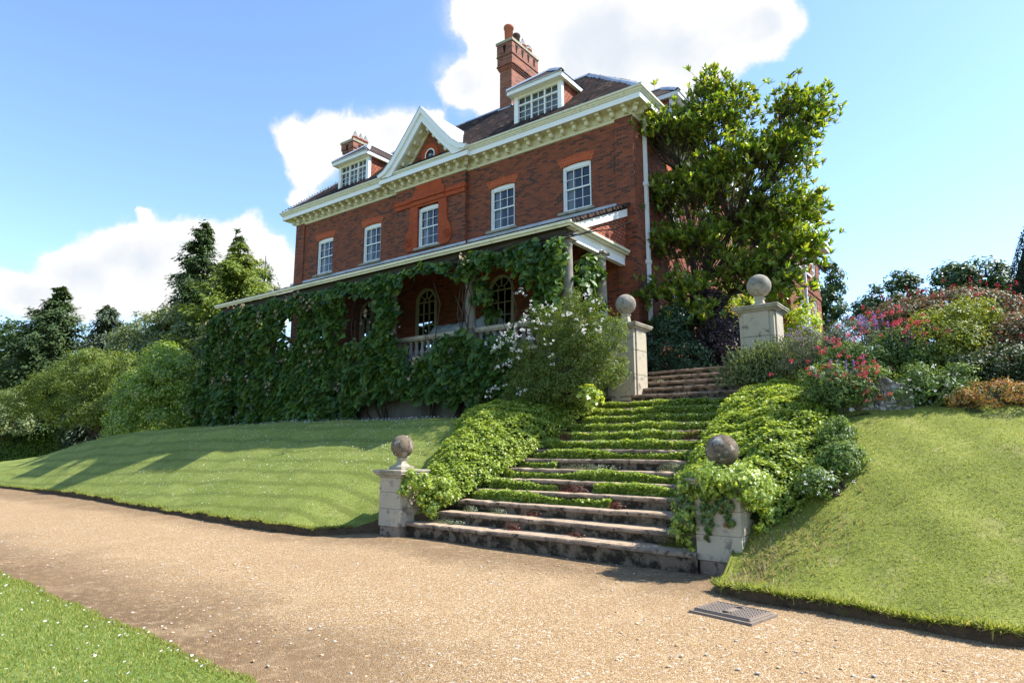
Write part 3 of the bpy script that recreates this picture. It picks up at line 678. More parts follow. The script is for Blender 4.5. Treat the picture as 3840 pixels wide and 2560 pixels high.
# crown gutter: stepped and hollowed mouldings
sweep(cor, [(0.50, 12.335), (0.535, 12.34), (0.54, 12.37), (0.575, 12.40), (0.585, 12.44), (0.625, 12.46), (0.63, 12.52), (0.56, 12.53), (0.50, 12.49)], [p for p in PATH if not (p[0] in (BX0, BX1) and p[1] == YB)] if False else PATH[:3] + PATH[5:])
cornice = house_part(cor, 'cornice', 'cream_paint')
mb = MB(); sweep(mb, [(0.46, 12.16), (0.505, 12.155), (0.51, 12.33), (0.46, 12.33)], PATH)
sub_world(mb, 'fascia', 'white_paint', cornice)
mb = MB(); mb.add([(BX0 - 0.5, YB - 0.5, 12.335), (BX1 + 0.5, YB - 0.5, 12.335), (BX1 + 0.5, YB + 0.2, 12.37), (BX0 - 0.5, YB + 0.2, 12.37)], [[0, 1, 2, 3]])
sub_world(mb, 'lead_cover', 'lead_sheet', cornice)
# modillions: scrolled brackets under the soffit
bp = [(-0.10, 12.195), (-0.41, 12.195), (-0.42, 12.13), (-0.39, 12.09), (-0.32, 12.085), (-0.29, 12.06), (-0.27, 12.0), (-0.22, 11.96), (-0.10, 11.955)]
bm_ = MB(); bm_.prism([(y, z - 12.0) for y, z in bp], -0.065, 0.065, 'x')
bm_.box(-0.08, 0.08, -0.435, -0.10, 0.17, 0.192)
bracket_me = bm_.mesh('bracket', 'cream_paint')
bxs = []
x = -8.44
while x > -14.9: bxs.append((x, YF)); x -= 0.465
for x in np.linspace(-15.31, -18.68, 9): bxs.append((x, YB))
x = -19.38
while x > -25.8: bxs.append((x, YF)); x -= 0.462
for (x, y) in bxs: link_mesh('bracket', bracket_me, cornice, (x, y, 12.0))
for k in range(14): link_mesh('bracket', bracket_me, cornice, (XR, YF + 0.15 + 0.465 * k, 12.0), R(90))
for (x, y, rz) in ((XR, YF, R(45)), (XL, YF, R(-45)), (BX1, YB, R(45)), (BX0, YB, R(-45))): link_mesh('bracket', bracket_me, cornice, (x, y, 12.0), rz)

# roof: hipped front range with a long range running back on the right
EX0, EX1, EY, EZ, PZ = XL - 0.55, XR + 0.55, YF - 0.55, 12.5, 0.943
A_L, A_R = (EX0 + 4.03, EY + 4.03, EZ + 3.8), (EX1 - 4.03, EY + 4.03, EZ + 3.8)
rf = MB()
bk = EY + 8.06
rf.add([(EX0, EY, EZ), (EX1, EY, EZ), A_R, A_L], [[0, 1, 2, 3]])
rf.add([(EX0, bk, EZ), (EX0, EY, EZ), A_L], [[0, 1, 2]])
rf.add([(EX1, EY, EZ), (EX1, 45, EZ), (A_R[0], 45, A_R[2]), A_R], [[0, 1, 2, 3]])
rf.add([A_L, A_R, (EX1 - 8.06, bk, EZ), (EX0, bk, EZ)], [[0, 1, 2, 3]])
rf.add([A_R, (A_R[0], 45, A_R[2]), (EX1 - 8.06, 45, EZ), (EX1 - 8.06, bk, EZ)], [[0, 1, 2, 3]])
roof = house_part(rf, 'roof', 'roof_tile')
def cap(mb, a, b, w_=0.17, lift=0.05):
    a, b = Vector(a), Vector(b); d = (b - a).normalized(); s_ = d.cross(Vector((0, 0, 1))).normalized() * w_; n = 6
    L = (b - a).length; k = max(2, int(L / 1.1)); vs = []; fs = []
    for i in range(k + 1):
        p = a.lerp(b, i / k); up = Vector((0, 0, lift + (0.015 if i % 2 else 0)))
        vs += [p - s_ - Vector((0, 0, w_ * 0.72 - 0.03)), p - s_ * 0.35 + up * 0.8, p + up + Vector((0, 0, .03)), p + s_ * 0.35 + up * 0.8, p + s_ - Vector((0, 0, w_ * 0.72 - 0.03))]
    for i in range(k):
        for j in range(4): fs.append([i * 5 + j, i * 5 + j + 1, (i + 1) * 5 + j + 1, (i + 1) * 5 + j])
    mb.add(vs, fs)
mb = MB(); cap(mb, A_L, A_R); cap(mb, A_R, (EX1 - 0.05, EY + 0.05, EZ + 0.04)); cap(mb, A_L, (EX0 + 0.05, EY + 0.05, EZ + 0.04)); cap(mb, A_L, (EX0, bk, EZ)); cap(mb, A_R, (A_R[0], 45, A_R[2]))
sub_world(mb, 'ridge_capping', 'lead_sheet', roof)
def tile_slope(parent, org, ud, vd, ulen, vlen, poly, tw=.17, tg=.115, lift=.012):
    """courses of plain tiles laid on a slope, each a little askew"""
    org, ud, vd = (np.array(q, float) for q in (org, ud, vd)); nrm = np.cross(ud, vd); U = []; V_ = []
    for j in range(int(vlen / tg)):
        u = np.arange(0, ulen, tw) + (j % 2) * tw / 2 + RNG.normal(size=len(np.arange(0, ulen, tw))) * .006
        U.append(u); V_.append(np.full(len(u), j * tg) + RNG.normal(size=len(u)) * .008)
    U = np.concatenate(U); V_ = np.concatenate(V_); ok = inpoly(U, V_ + tg * .5, poly); U = U[ok]; V_ = V_[ok]; n = len(U)
    P = org + U[:, None] * ud + V_[:, None] * vd + nrm * (lift + .006 * RNG.random(n))[:, None]
    N = nrm[None, :] - vd[None, :] * .10 + ud[None, :] * (RNG.normal(size=n) * .05)[:, None] + vd[None, :] * (RNG.normal(size=n) * .04)[:, None]
    big = .5 + .5 * np.sin(U * .9 + 2 * np.sin(V_ * 1.1)) * np.sin(V_ * 1.7 + U * .4)
    rnd = np.clip(RNG.random(n) * .8 + .2 * big, 0, 1)
    return leaves('roof_tiles', 'plain_tile', parent, P, N, tw, 'tile', np.tile(vd, (n, 1)), None, rnd)
cs, sn = 1 / math.hypot(1, PZ), PZ / math.hypot(1, PZ); SL = 4.03 / cs; FW = EX1 - EX0
tile_slope(roof, (EX0, EY, EZ), (1, 0, 0), (0, cs, sn), FW, SL, [(0, 0), (FW, 0), (FW - 4.03, SL), (4.03, SL)])
tile_slope(roof, (EX1, EY, EZ), (0, 1, 0), (-cs, 0, sn), 27, SL, [(0, 0), (27, 0), (27, SL), (4.03, SL)])
tile_slope(roof, (EX0, EY + 8.06, EZ), (0, -1, 0), (cs, 0, sn), 8.06, SL, [(0, 0), (8.06, 0), (4.03, SL)])

# pediment over the bay
CX = -17.0
pt = MB()
tz = 12.36
pt.prism([(-18.25, tz), (-15.75, tz), (-15.75, 12.72), (-17.0, 14.0), (-18.25, 12.72)], YB, YB + 0.2, 'y')
ped = house_part(pt, 'pediment', 'house_brick')
def rake(dx):
    s_ = -1 if dx < 0 else 1
    P_ = lambda q: (CX + s_ * q[0], q[1])
    outer = [(0.0, 14.80), (1.1, 13.56), (1.7, 12.93), (2.05, 12.66), (2.42, 12.53)]
    mid = [(0.0, 14.55), (1.05, 13.33), (1.62, 12.74), (1.95, 12.50), (2.3, 12.40)]
    inner = [(0.0, 14.20), (0.95, 13.10), (1.5, 12.55), (1.66, 12.37), (1.72, 12.36)]
    wall_ = [(0.0, 13.99), (0.9, 12.95), (1.25, 12.55), (1.42, 12.37), (1.45, 12.36)]
    return [[P_(q) for q in L] for L in (outer, mid, inner, wall_)]
fas = MB(); crm = MB(); soff = MB()
for s_ in (-1, 1):
    o_, m_, i_, w_ = rake(s_)
    for k in range(4):
        fas.prism([m_[k], m_[k + 1], i_[k + 1], i_[k]], YB - 0.52, YB - 0.44, 'y')
        crm.prism([o_[k], o_[k + 1], m_[k + 1], m_[k]], YB - 0.60, YB - 0.42, 'y')
        up = lambda q, d: (q[0], q[1] + d)
        if k < 3:
            soff.prism([up(i_[k], .02), up(i_[k + 1], .02), up(i_[k + 1], .09), up(i_[k], .09)], YB - 0.44, YB + 0.0, 'y')
            soff.prism([w_[k], w_[k + 1], i_[k + 1], i_[k]], YB - 0.06, YB + 0.01, 'y')
    for t in (0.08, 0.3, 0.52, 0.74):
        c = (CX + s_ * (0.12 + 1.45 * t), 14.06 - 1.64 * t); dx, dz = s_ * 0.05, -0.057
        soff.prism([(c[0] - dx, c[1] - dz), (c[0] + dx, c[1] + dz), (c[0] + dx - s_ * 0.09, c[1] + dz - 0.08), (c[0] - dx - s_ * 0.09, c[1] - dz - 0.08)], YB - 0.36, YB - 0.06, 'y')
sub_world(fas, 'rake_board', 'white_paint', ped); sub_world(crm, 'rake_moulding', 'white_paint', ped); sub_world(soff, 'rake_soffit', 'cream_paint', ped)
gr = MB()
for s_ in (-1, 1):
    o_ = rake(s_)[0]; yb_ = YB - 0.62
    for k in range(4):
        (xa, za), (xb, zb) = o_[k], o_[k + 1]
        ya, yb2 = EY + (za - EZ) / PZ + 0.02, EY + (zb - EZ) / PZ + 0.02
        q = [(xa, yb_, za + .015), (xb, yb_, zb + .015), (xb, max(yb2, yb_ + .3), zb + .015), (xa, ya, za + .015)]
        gr.add(q, [[0, 1, 2, 3] if s_ > 0 else [3, 2, 1, 0]])
sub_world(gr, 'pediment_roof', 'lead_sheet', ped)
def ring(mb, cx, cz, r0, r1, y0, y1, n=32):
    vs = []; fs = []
    for k in range(n):
        a = 2 * math.pi * k / n
        for (r, y) in ((r0, y0), (r1, y0), (r1, y1), (r0, y1)): vs.append((cx + r * math.cos(a), y, cz + r * math.sin(a)))
    for k in range(n):
        j = (k + 1) % n
        for q in range(4): fs.append([k * 4 + q, k * 4 + (q + 1) % 4, j * 4 + (q + 1) % 4, j * 4 + q])
    mb.add(vs, fs)
mb = MB(); ring(mb, CX, 13.0, 0.27, 0.46, YB - 0.02, YB + 0.1); sub_world(mb, 'oculus_ring', 'rubbed_brick', ped)
mb = MB(); ring(mb, CX, 13.0, 0.215, 0.27, YB - 0.012, YB + 0.06); sub_world(mb, 'oculus_frame', 'white_paint', ped)
mb = MB(); mb.lathe([(0.215, 0), (0.215, 0.01)], n=24)
vs = [(CX + a, YB - 0.004 - c, 13.0 + b) for a, b, c in mb.v]; mb.v = vs
sub_world(mb, 'pane', 'window_glass', ped)

# sash windows
def sash_window():
    """local frame: origin at the bottom centre of the opening, on the wall face"""
    W, H = WW / 2, WZ1 - WZ0
    fr = MB(); y0, y1 = 0.055, 0.135
    fr.box(-W, -W + 0.07, y0, y1, 0, H); fr.box(W - 0.07, W, y0, y1, 0, H); fr.box(-W, W, y0 - 0.01, y1 + 0.02, 0.0, 0.075)
    arch = [(-W, H - 0.09)] + [(-W + 2 * W * t, H - 0.0 + 0.05 * (1 - (2 * t - 1) ** 2)) for t in np.linspace(0, 1, 9)] + [(W, H - 0.09)]
    fr.prism(arch, y0 + 0.003, y1 - 0.003, 'y')
    sa = fr.mesh('window', 'white_paint')
    sh = MB(); a = W - 0.07; t = 0.016
    m = H * 0.49
    for (z0, z1, ys) in ((m, H - 0.09, 0.085), (0.075, m + 0.045, 0.115)):
        sh.box(-a, a, ys, ys + 0.04, z0, z0 + 0.048); sh.box(-a, a, ys, ys + 0.04, z1 - 0.04, z1)
        sh.box(-a, -a + 0.035, ys, ys + 0.04, z0 + .048, z1 - .04); sh.box(a - 0.035, a, ys, ys + 0.04, z0 + .048, z1 - .04)
        for k in (1, 2): xx = -a + 2 * a * k / 3; sh.box(xx - t / 2, xx + t / 2, ys + .004, ys + 0.036, z0 + .048, z1 - .04)
        zz = (z0 + z1) / 2; sh.box(-a + .035, a - .035, ys + .008, ys + .032, zz - t / 2, zz + t / 2)
    se = sh.mesh('sash', 'white_paint')
    gl_ = MB(); gl_.add([(-a, 0.138, 0.07), (a, 0.138, 0.07), (a, 0.138, H - .08), (-a, 0.138, H - .08)], [[0, 1, 2, 3]])
    ge = gl_.mesh('pane', 'window_glass')
    cu = MB(); vs = []; fs = []
    for side in (0, 1):
        o_ = len(vs); n = 12
        for k in range(n + 1):
            xx = (-a - .05 + 0.36 * k / n) if side == 0 else (a + .05 - 0.14 * k / n)
            yy = 0.22 + 0.022 * math.sin(k * 2.2)
            vs += [(xx, yy, 0.0), (xx, yy, H + .05)]
        fs += [[o_ + 2 * k, o_ + 2 * k + 2, o_ + 2 * k + 3, o_ + 2 * k + 1] for k in range(n)]
    cu.add(vs, fs, True); ce = cu.mesh('curtain', 'curtain_cloth')
    si = MB(); si.box(-W - 0.13, W + 0.13, -0.11, 0.05, -0.085, -0.004); si = si.mesh('window_sill', 'cap_stone')
    return sa, se, ge, ce, si
WM = sash_window()
ar = MB(); n = 12
for k in range(n):
    t0, t1 = k / n, (k + 1) / n
    f = lambda t, h: ((-0.6 + 1.2 * t) * (1 + 0.24 * h / 0.3), h + 0.06 * (1 - (2 * t - 1) ** 2) * (1.0 if h == 0 else 0.7))
    ar.prism([f(t0, 0), f(t1, 0), f(t1, 0.29), f(t0, 0.29)], -0.012, 0.1, 'y')
arch_me = ar.mesh('brick_arch', 'arch_brick')
def put_window(loc, rz=0.0, arch=True):
    w_ = link_mesh('window', WM[0], house, loc, rz)
    def ch(name, me):
        o = _col(bpy.data.objects.new(name, me)); o.parent = w_; WL[o.name] = Vector(loc)
    ch('sash', WM[1]); ch('pane', WM[2]); ch('curtain', WM[3]); ch('window_sill', WM[4])
    if arch:
        o = _col(bpy.data.objects.new('brick_arch', arch_me)); o.parent = w_; o.location = (0, 0, WZ1 - WZ0 + 0.0)
    return w_
for i, x in enumerate(WIN_X): put_window((x, YB if i == 2 else YF, WZ0), 0.0, i != 2)
for (y, z) in SIDE_W: put_window((XR, y, z), R(90))

# carved red-brick surround of the middle window
sr = MB(); X0 = WIN_X[2]
sr.box(X0 - 0.86, X0 - 0.56, YB - 0.05, YB + 0.02, 9.17, 11.02); sr.box(X0 + 0.56, X0 + 0.86, YB - 0.05, YB + 0.02, 9.17, 11.02)
sr.box(X0 - 0.56, X0 + 0.56, YB - 0.045, YB + 0.02, 10.93, 11.02)
for (a, b, c, d, e) in ((BX0 - 0.02, BX1 + 0.02, 11.02, 11.17, .06), (BX0 - 0.04, BX1 + 0.04, 11.2, 11.36, .09), (X0 - .9, X0 + .9, 11.02, 11.18, .09), (X0 - .93, X0 + .93, 11.21, 11.37, .13), (BX0, BX1, 11.16, 11.21, .045)):
    sr.box(a, b, YB - e, YB + 0.02, c, d)
sr.prism([(X0 - 0.86, 11.37), (X0 + 0.86, 11.37), (X0 + 0.84, 11.5), (X0 + 0.72, 11.62), (X0 + 0.68, 11.86), (X0 - 0.68, 11.86), (X0 - 0.72, 11.62), (X0 - 0.84, 11.5)], YB - 0.04, YB + 0.02, 'y')
for s_ in (-1, 1):
    sr.prism([(X0 + s_ * q[0], q[1]) for q in ((0.86, 9.17), (1.12, 9.2), (1.22, 9.38), (1.24, 9.62), (1.17, 9.9), (1.04, 10.12), (0.99, 10.4), (1.0, 10.7), (0.96, 11.02), (0.86, 11.02))], YB - 0.055, YB + 0.02, 'y')
    for rr in (0.17, 0.11, 0.05): ring(sr, X0 + s_ * 1.03, 9.56, rr - 0.022, rr + 0.012, YB - 0.085, YB - 0.05, 20)
house_part(sr, 'window_surround', 'rubbed_brick')

# dormers (built once, facing -y; origin at the eaves line in front of the dormer's middle)
def dormer():
    w_, h0, h1 = 1.02, 0.54, 1.66          # half width, foot and head above the eave line
    fr = MB(); y = 0.60
    fr.box(-w_, -w_ + 0.17, y, y + 0.14, h0 - 0.35, h1); fr.box(w_ - 0.17, w_, y, y + 0.14, h0 - 0.35, h1)
    fr.box(-w_ + .17, w_ - .17, y + .02, y + 0.14, h1 - 0.1, h1); fr.box(-w_ + .17, w_ - .17, y + .02, y + .14, h0 - 0.3, h0 + 0.04)
    # deep white fascia under the eaves, returned along both cheeks
    fr.box(-1.16, 1.16, y - 0.26, y - 0.20, h1 - 0.02, h1 + 0.15)
    fr.box(-1.16, 1.16, y - 0.20, y + 0.02, h1 + 0.0, h1 + 0.03)
    for s_ in (-1, 1): a, b = sorted((s_ * 1.16, s_ * 1.10)); fr.box(a, b, y - 0.20, y + 1.25, h1 - 0.02, h1 + 0.15); a, b = sorted((s_ * 1.10, s_ * 1.0)); fr.box(a, b, y + .0, y + 1.2, h1 + 0.0, h1 + 0.03)
    # casements: three lights, top row of small panes
    a = w_ - 0.17; zt = h1 - 0.38
    fr.box(-a, a, y + 0.03, y + 0.11, zt - 0.025, zt + 0.025)
    for k in (1, 2): xx = -a + 2 * a * k / 3; fr.box(xx - 0.027, xx + 0.027, y + 0.03, y + 0.11, h0 + .04, h1 - .1)
    for k in range(3):
        xm = -a + 2 * a * (k + 0.5) / 3; fr.box(xm - 0.008, xm + 0.008, y + 0.05, y + 0.09, h0 + .04, h1 - .1)
    for zz in (h0 + 0.04 + (zt - h0 - .075) * q / 3 for q in (1, 2)): fr.box(-a, a, y + 0.052, y + 0.088, zz - 0.008, zz + 0.008)
    for s_ in (-1, 1):
        for k in range(3):
            xm = -a + 2 * a * (k + 0.5) / 3 + s_ * a / 3.3
    gl_ = MB(); gl_.add([(-a, y + .1, h0), (a, y + .1, h0), (a, y + .1, h1 - .05), (-a, y + .1, h1 - .05)], [[0, 1, 2, 3]])
    ins = MB(); ins.box(-a, a, y + .62, y + .66, h0 - .3, h1)
    cu = MB(); cu.box(-a - .02, a + .02, y + .2, y + .21, h0 - .1, h1)
    cks = []
    for s_ in (-1, 1):
        ck = MB(); cks.append(ck)
        yb_ = h1 / PZ + 0.05
        xx = s_ * (w_ - 0.03)
        q = [(xx, y + .05, h0 - 0.1), (xx, yb_, h1 + .02), (xx, y + .05, h1 + .02)]
        ck.add(q, [[0, 1, 2] if s_ > 0 else [2, 1, 0]])
    rf_ = MB(); e = h1 + 0.15; y0 = y - 0.28; W2 = 1.19; rise = 0.98; hp = (0, y0 + 1.1, e + rise)
    yk = lambda z: z / PZ
    rf_.add([(-W2, y0, e), (W2, y0, e), hp], [[0, 1, 2]])
    rf_.add([(W2, y0, e), (W2, yk(e) + .1, e), (0, yk(e + rise) + .1, e + rise), hp], [[0, 1, 2, 3]])
    rf_.add([(-W2, y0, e), (-W2, yk(e) + .1, e), (0, yk(e + rise) + .1, e + rise), hp], [[3, 2, 1, 0]])
    ld = MB(); cap(ld, hp, (W2, y0, e + .02), .13, .03); cap(ld, hp, (-W2, y0, e + .02), .13, .03); cap(ld, hp, (0, yk(e + rise), e + rise), .13, .03)
    ld.box(-W2, W2, y0 - .015, y0 + .05, e - .03, e + .012)
    return [(fr.mesh('dormer', 'white_paint'), 'dormer'), (gl_.mesh('pane', 'window_glass'), 'pane'), (cu.mesh('curtain', 'curtain_cloth'), 'curtain'), (ins.mesh('backing', 'dark_inside'), 'dormer_interior'),
            (cks[0].mesh('cheek', 'hung_tile'), 'tiled_cheek'), (cks[1].mesh('cheek', 'hung_tile'), 'tiled_cheek'), (rf_.mesh('dormer_roof', 'roof_tile'), 'dormer_roof'), (ld.mesh('lead', 'lead_sheet'), 'ridge_capping')]
DM = dormer()
def put_dormer(loc, rz):
    d = link_mesh('dormer', DM[0][0], house, loc, rz)
    for me, nm in DM[1:]: o = _col(bpy.data.objects.new(nm, me)); o.parent = d
for x in (-11.97, -21.92): put_dormer((x, EY, EZ), 0.0)
for y in (22.0, 28.3): put_dormer((EX1, y, EZ), R(90))

# chimneys
def chimney(x0, x1, y0, y1, zb, zt, pots, pot_mat, dent=True):
    c = MB(); k = 0.0
    c.box(x0, x1, y0, y1, zb, zt - 1.35 if dent else zt - .75)
    lv = [(zt - 1.35, zt - 1.28, .04), (zt - 1.28, zt - 1.2, .075), (zt - 1.2, zt - 1.13, .11), (zt - 1.13, zt - .72, .085), (zt - .72, zt - .68, .12), (zt - .68, zt - .12, .10)] if dent else [(zt - .75, zt - .6, .04), (zt - .6, zt - .45, .09), (zt - .45, zt - .1, .13)]
    for (a, b, e) in lv: c.box(x0 - e, x1 + e, y0 - e, y1 + e, a, b - 0.001)
    ch = house_part(c, 'chimney', 'chimney_brick')
    # corbelled brick teeth and dark pockets under the cap
    t = MB(); tw = 0.09; z0 = zt - .58
    n = max(2, int((y1 - y0) / 0.42))
    for q in range(n):
        yy = y0 + (q + .5) * (y1 - y0) / n; e = .104 if dent else .134
        t.prism([(yy - tw, z0 + .36), (yy + tw, z0 + .36), (yy + tw * .3, z0), (yy - tw * .3, z0)], x1 + e, x1 + e + .006, 'x')
    e = .104 if dent else .134
    t.prism([((x0 + x1) / 2 - tw, z0 + .36), ((x0 + x1) / 2 + tw, z0 + .36), ((x0 + x1) / 2 + tw * .3, z0), ((x0 + x1) / 2 - tw * .3, z0)], y0 - e - .006, y0 - e, 'y')
    sub_world(t, 'brick_pocket', 'dark_inside', ch)
    if dent:
        t = MB(); q = 0; yy = y0 - .05
        while yy < y1 + .05: t.box(x1 + .10, x1 + .14, yy, yy + .055, zt - 1.2, zt - 1.14); yy += .11
        xx = x0 - .05
        while xx < x1 + .05: t.box(xx, xx + .055, y0 - .14, y0 - .10, zt - 1.2, zt - 1.14); xx += .11
        sub_world(t, 'dentil_band', 'chimney_brick', ch)
    t = MB(); e = .14 if dent else .17
    t.box(x0 - e, x1 + e, y0 - e, y1 + e, zt - .12, zt); sub_world(t, 'chimney_cap', 'cap_stone', ch)
    for (py, h, r, style, mt) in pots:
        xm = (x0 + x1) / 2 + .05
        p = MB(); p.lathe([(r * .86, zt - .02), (r * .98, zt + h * .82), (r * 1.14, zt + h * .84), (r * 1.14, zt + h * .95), (r * 1.0, zt + h), (r * .8, zt + h), (r * .78, zt + h * .5)], (xm, py), 16)
        pt_ = sub_world(p, 'chimney_pot', mt, ch)
        if style:
            wv = MB(); zz = zt + h
            for q in range(8):
                a = math.pi * 2 * q / 8
                if style == 'cone': pts = [(xm + r * math.cos(a), py + r * math.sin(a), zz - .02), (xm, py, zz + r * 2.3)]
                else: pts = [(xm + r * 1.05 * math.cos(a) * math.cos(u) , py + r * 1.05 * math.sin(a) * math.cos(u), zz + r * 1.5 * math.sin(u)) for u in np.linspace(-.2, math.pi / 2, 6)]
                wv.tube(pts, .008, 4)
            if style != 'cone':
                for u in (.3, .8): ring_pts = [(xm + r * 1.05 * math.cos(u) * math.cos(a), py + r * 1.05 * math.cos(u) * math.sin(a), zz + r * 1.5 * math.sin(u)) for a in np.linspace(0, 2 * math.pi, 13)]; wv.tube(ring_pts, .008, 4)
            sub_world(wv, 'wire_guard', 'wire_metal', ch)
    t = MB(); d = .06
    t.box(x0 - d, x1 + d, y0 - d, y0 + .02, zb + .3, zb + .75); t.box(x1 - .02, x1 + d, y0 - d, y1 + d, zb + .2, zb + .8)
    sub_world(t, 'lead_flashing', 'lead_sheet', ch)
chimney(-16.12, -15.48, 20.7, 22.5, 15.35, 19.25, [(20.85, .8, .2, None, 'pot_clay'), (21.42, .72, .16, None, 'sooty_pot'), (21.9, .42, .17, 'cone', 'pot_clay'), (22.32, .42, .17, 'dome', 'pot_clay')], None)
chimney(-25.3, -24.62, 19.65, 20.75, 13.4, 16.85, [(19.95, .36, .15, 'cone', 'pot_clay'), (20.3, .36, .15, 'cone', 'pot_clay'), (20.62, .36, .15, 'cone', 'pot_clay')], None, False)

# rainwater pipe on the sunny side
dp = MB(); px, py = -8.2, 18.09
dp.box(px - .05, px + .05, py - .055, py + .055, 3.5, 11.75)
for z in (9.75, 7.2, 4.6): dp.box(px - .075, px + .075, py - .08, py + .08, z, z + .12)
dp.prism([(py - .06, 11.75), (py + .06, 11.75), (py + .16, 12.0), (py - .16, 12.0)], px - .1, px + .12, 'x')
house_part(dp, 'downpipe', 'white_paint')

# round-headed ground-floor windows and the garden door, under the veranda
def arched(x, door=False):
    r = .44; zs, zb = 7.02, 4.45 if not door else 4.2; y = YB if BX0 < x < BX1 else YF
    f = MB(); n = 18; vs = []; fs = []
    pth = lambda rr: [(x - rr, zb)] + [(x - rr * math.cos(math.pi * k / n), zs + rr * math.sin(math.pi * k / n)) for k in range(n + 1)] + [(x + rr, zb)]
    A, B = pth(r), pth(r + .10)
    for k in range(len(A) - 1): f.prism([A[k], A[k + 1], B[k + 1], B[k]], y - .06, y + .02, 'y')
    b = lambda x0, x1, z0, z1: f.box(x0, x1, y - .045, y - .02, z0, z1)
    for q in (-1, 1): b(x + q * r / 3 - .011, x + q * r / 3 + .011, zb, zs)
    for zz in ((zs, zs - .45, zs - .9, zs - 1.4, zs - 1.9) if not door else (zs,)): b(x - r, x + r, zz - (.012 if zz != zs else .022), zz + (.012 if zz != zs else .022))
    if door: b(x - r, x - r + .14, zb, zs - .02); b(x + r - .14, x + r, zb, zs - .02); b(x - .12, x + .06, zb, zs - .02); b(x - r, x + r, zs - .2, zs - .02); b(x - r, x + r, zb, zb + .5)
    ring_ = [(x - r / 3 * math.cos(math.pi * k / 10), zs + r / 3 * math.sin(math.pi * k / 10)) for k in range(11)]
    for k in range(10):
        (a0, c0), (a1, c1) = ring_[k], ring_[k + 1]; f.prism([(a0, c0), (a1, c1), (x + (a1 - x) * 1.14, zs + (c1 - zs) * 1.14), (x + (a0 - x) * 1.14, zs + (c0 - zs) * 1.14)], y - .045, y - .02, 'y')
    for k in (1, 2, 3):
        a = math.pi * k / 4; ca, sa = math.cos(a), math.sin(a); t_ = .011
        f.prism([(x + r / 3 * ca - t_ * sa, zs + r / 3 * sa + t_ * ca), (x + r * ca - t_ * sa, zs + r * sa + t_ * ca), (x + r * ca + t_ * sa, zs + r * sa - t_ * ca), (x + r / 3 * ca + t_ * sa, zs + r / 3 * sa - t_ * ca)], y - .0449, y - .0201, 'y')
    o = house_part(f, 'garden_door' if door else 'arched_window', 'arch_frame_paint')
    gl_ = MB(); gl_.prism(A, y - .012, y - .008, 'y'); sub_world(gl_, 'pane', 'window_glass', o)
    dk = MB(); dk.prism(A, y - .006, y - .002, 'y'); sub_world(dk, 'dark_backing', 'dark_inside', o)  # near-black sheet behind the glass, darkness of the room put into its colour
for i, x in enumerate((-10.39, -13.49, -16.98, -20.4, -23.6)): arched(x, i == 3)

# ------------------------------------------------------------------ wing behind
wing = thing('brick_wing', (-13, 35, 3.5), 'far red brick wing with white sash windows, beyond the glossy-leaved tree', 'house')
def wpart(mb, name, mat, parent=None):
    parent = parent or wing; l = WL[parent.name]; mb.v = [(a - l.x, b - l.y, c - l.z) for a, b, c in mb.v]
    return mb.build(name, mat, parent, l)
WX = -7.1
mb = MB(); wins = [(33.35, 7.45), (34.85, 7.45), (36.35, 7.45), (35.0, 10.35), (36.6, 10.35), (32.9, 10.35)]
wall_x(mb, WX, 31.0, 37.8, 3.0, 12.2, [(y - .42, y + .42, z, z + (1.75 if z < 9 else 1.2)) for y, z in wins])
wall_y(mb, 31.0, -20, WX, 3.0, 12.2)
mb.add([(-20, 37.8, 3), (WX, 37.8, 3), (WX, 37.8, 12.2), (-20, 37.8, 12.2)], [[3, 2, 1, 0]])
mb.box(WX - .01, WX + .05, 31.02, 37.82, 9.45, 9.65)
wpart(mb, 'wall', 'house_brick')
mb = MB(); mb.box(WX - .6, WX - .55, 31.2, 37.6, 3, 12.1); wpart(mb, 'interior_wall', 'dark_inside')
mb = MB(); P2 = [(-20, 31.0, 0, -1), (WX, 31.0, 1, -1), (WX, 37.8, 1, 1), (-20, 37.8, 0, 1)]
sweep(mb, [(0.0, 12.0), (.08, 12.02), (.12, 12.2), (.5, 12.2), (.5, 12.17), (.55, 12.17), (.55, 12.34), (.62, 12.38), (.64, 12.5), (.0, 12.5)], P2)
wpart(mb, 'cornice', 'white_paint')
mb = MB(); mb.add([(-20, 30.4, 12.5), (WX + .6, 30.4, 12.5), (WX - 3.4, 34.4, 14.4), (-20, 34.4, 14.4), (WX + .6, 38.4, 12.5), (-20, 38.4, 12.5)], [[0, 1, 2, 3], [1, 4, 2], [4, 5, 3, 2]])
wpart(mb, 'roof', 'roof_tile')
for (y, z) in wins:
    H = 1.75 if z < 9 else 1.2; f = MB(); x0, x1 = WX - .11, WX - .04
    f.box(x0, x1, y - .42, y - .34, z, z + H); f.box(x0, x1, y + .34, y + .42, z, z + H); f.box(x0, x1, y - .34, y + .34, z, z + .08); f.box(x0, x1, y - .34, y + .34, z + H - .08, z + H)
    f.box(x0, x1 - .02, y - .34, y + .34, z + H / 2 - .03, z + H / 2 + .03)
    for q in (-1, 1): f.box(x0 + .01, x1 - .025, y + q * .113 - .012, y + q * .113 + .012, z, z + H)
    for q in (.25, .75): f.box(x0 + .01, x1 - .026, y - .34, y + .34, z + H * q - .012, z + H * q + .012)
    f.box(WX - .02, WX + .09, y - .5, y + .5, z - .09, z - .005)
    o = wpart(f, 'window', 'white_paint')
    gl_ = MB(); gl_.add([(x0, y - .4, z), (x0, y + .4, z), (x0, y + .4, z + H), (x0, y - .4, z + H)], [[0, 1, 2, 3]]); wpart(gl_, 'pane', 'window_glass', o)
mb = MB(); mb.box(WX, WX + .1, 34.1, 34.2, 3.5, 11.9); wpart(mb, 'downpipe', 'white_paint')

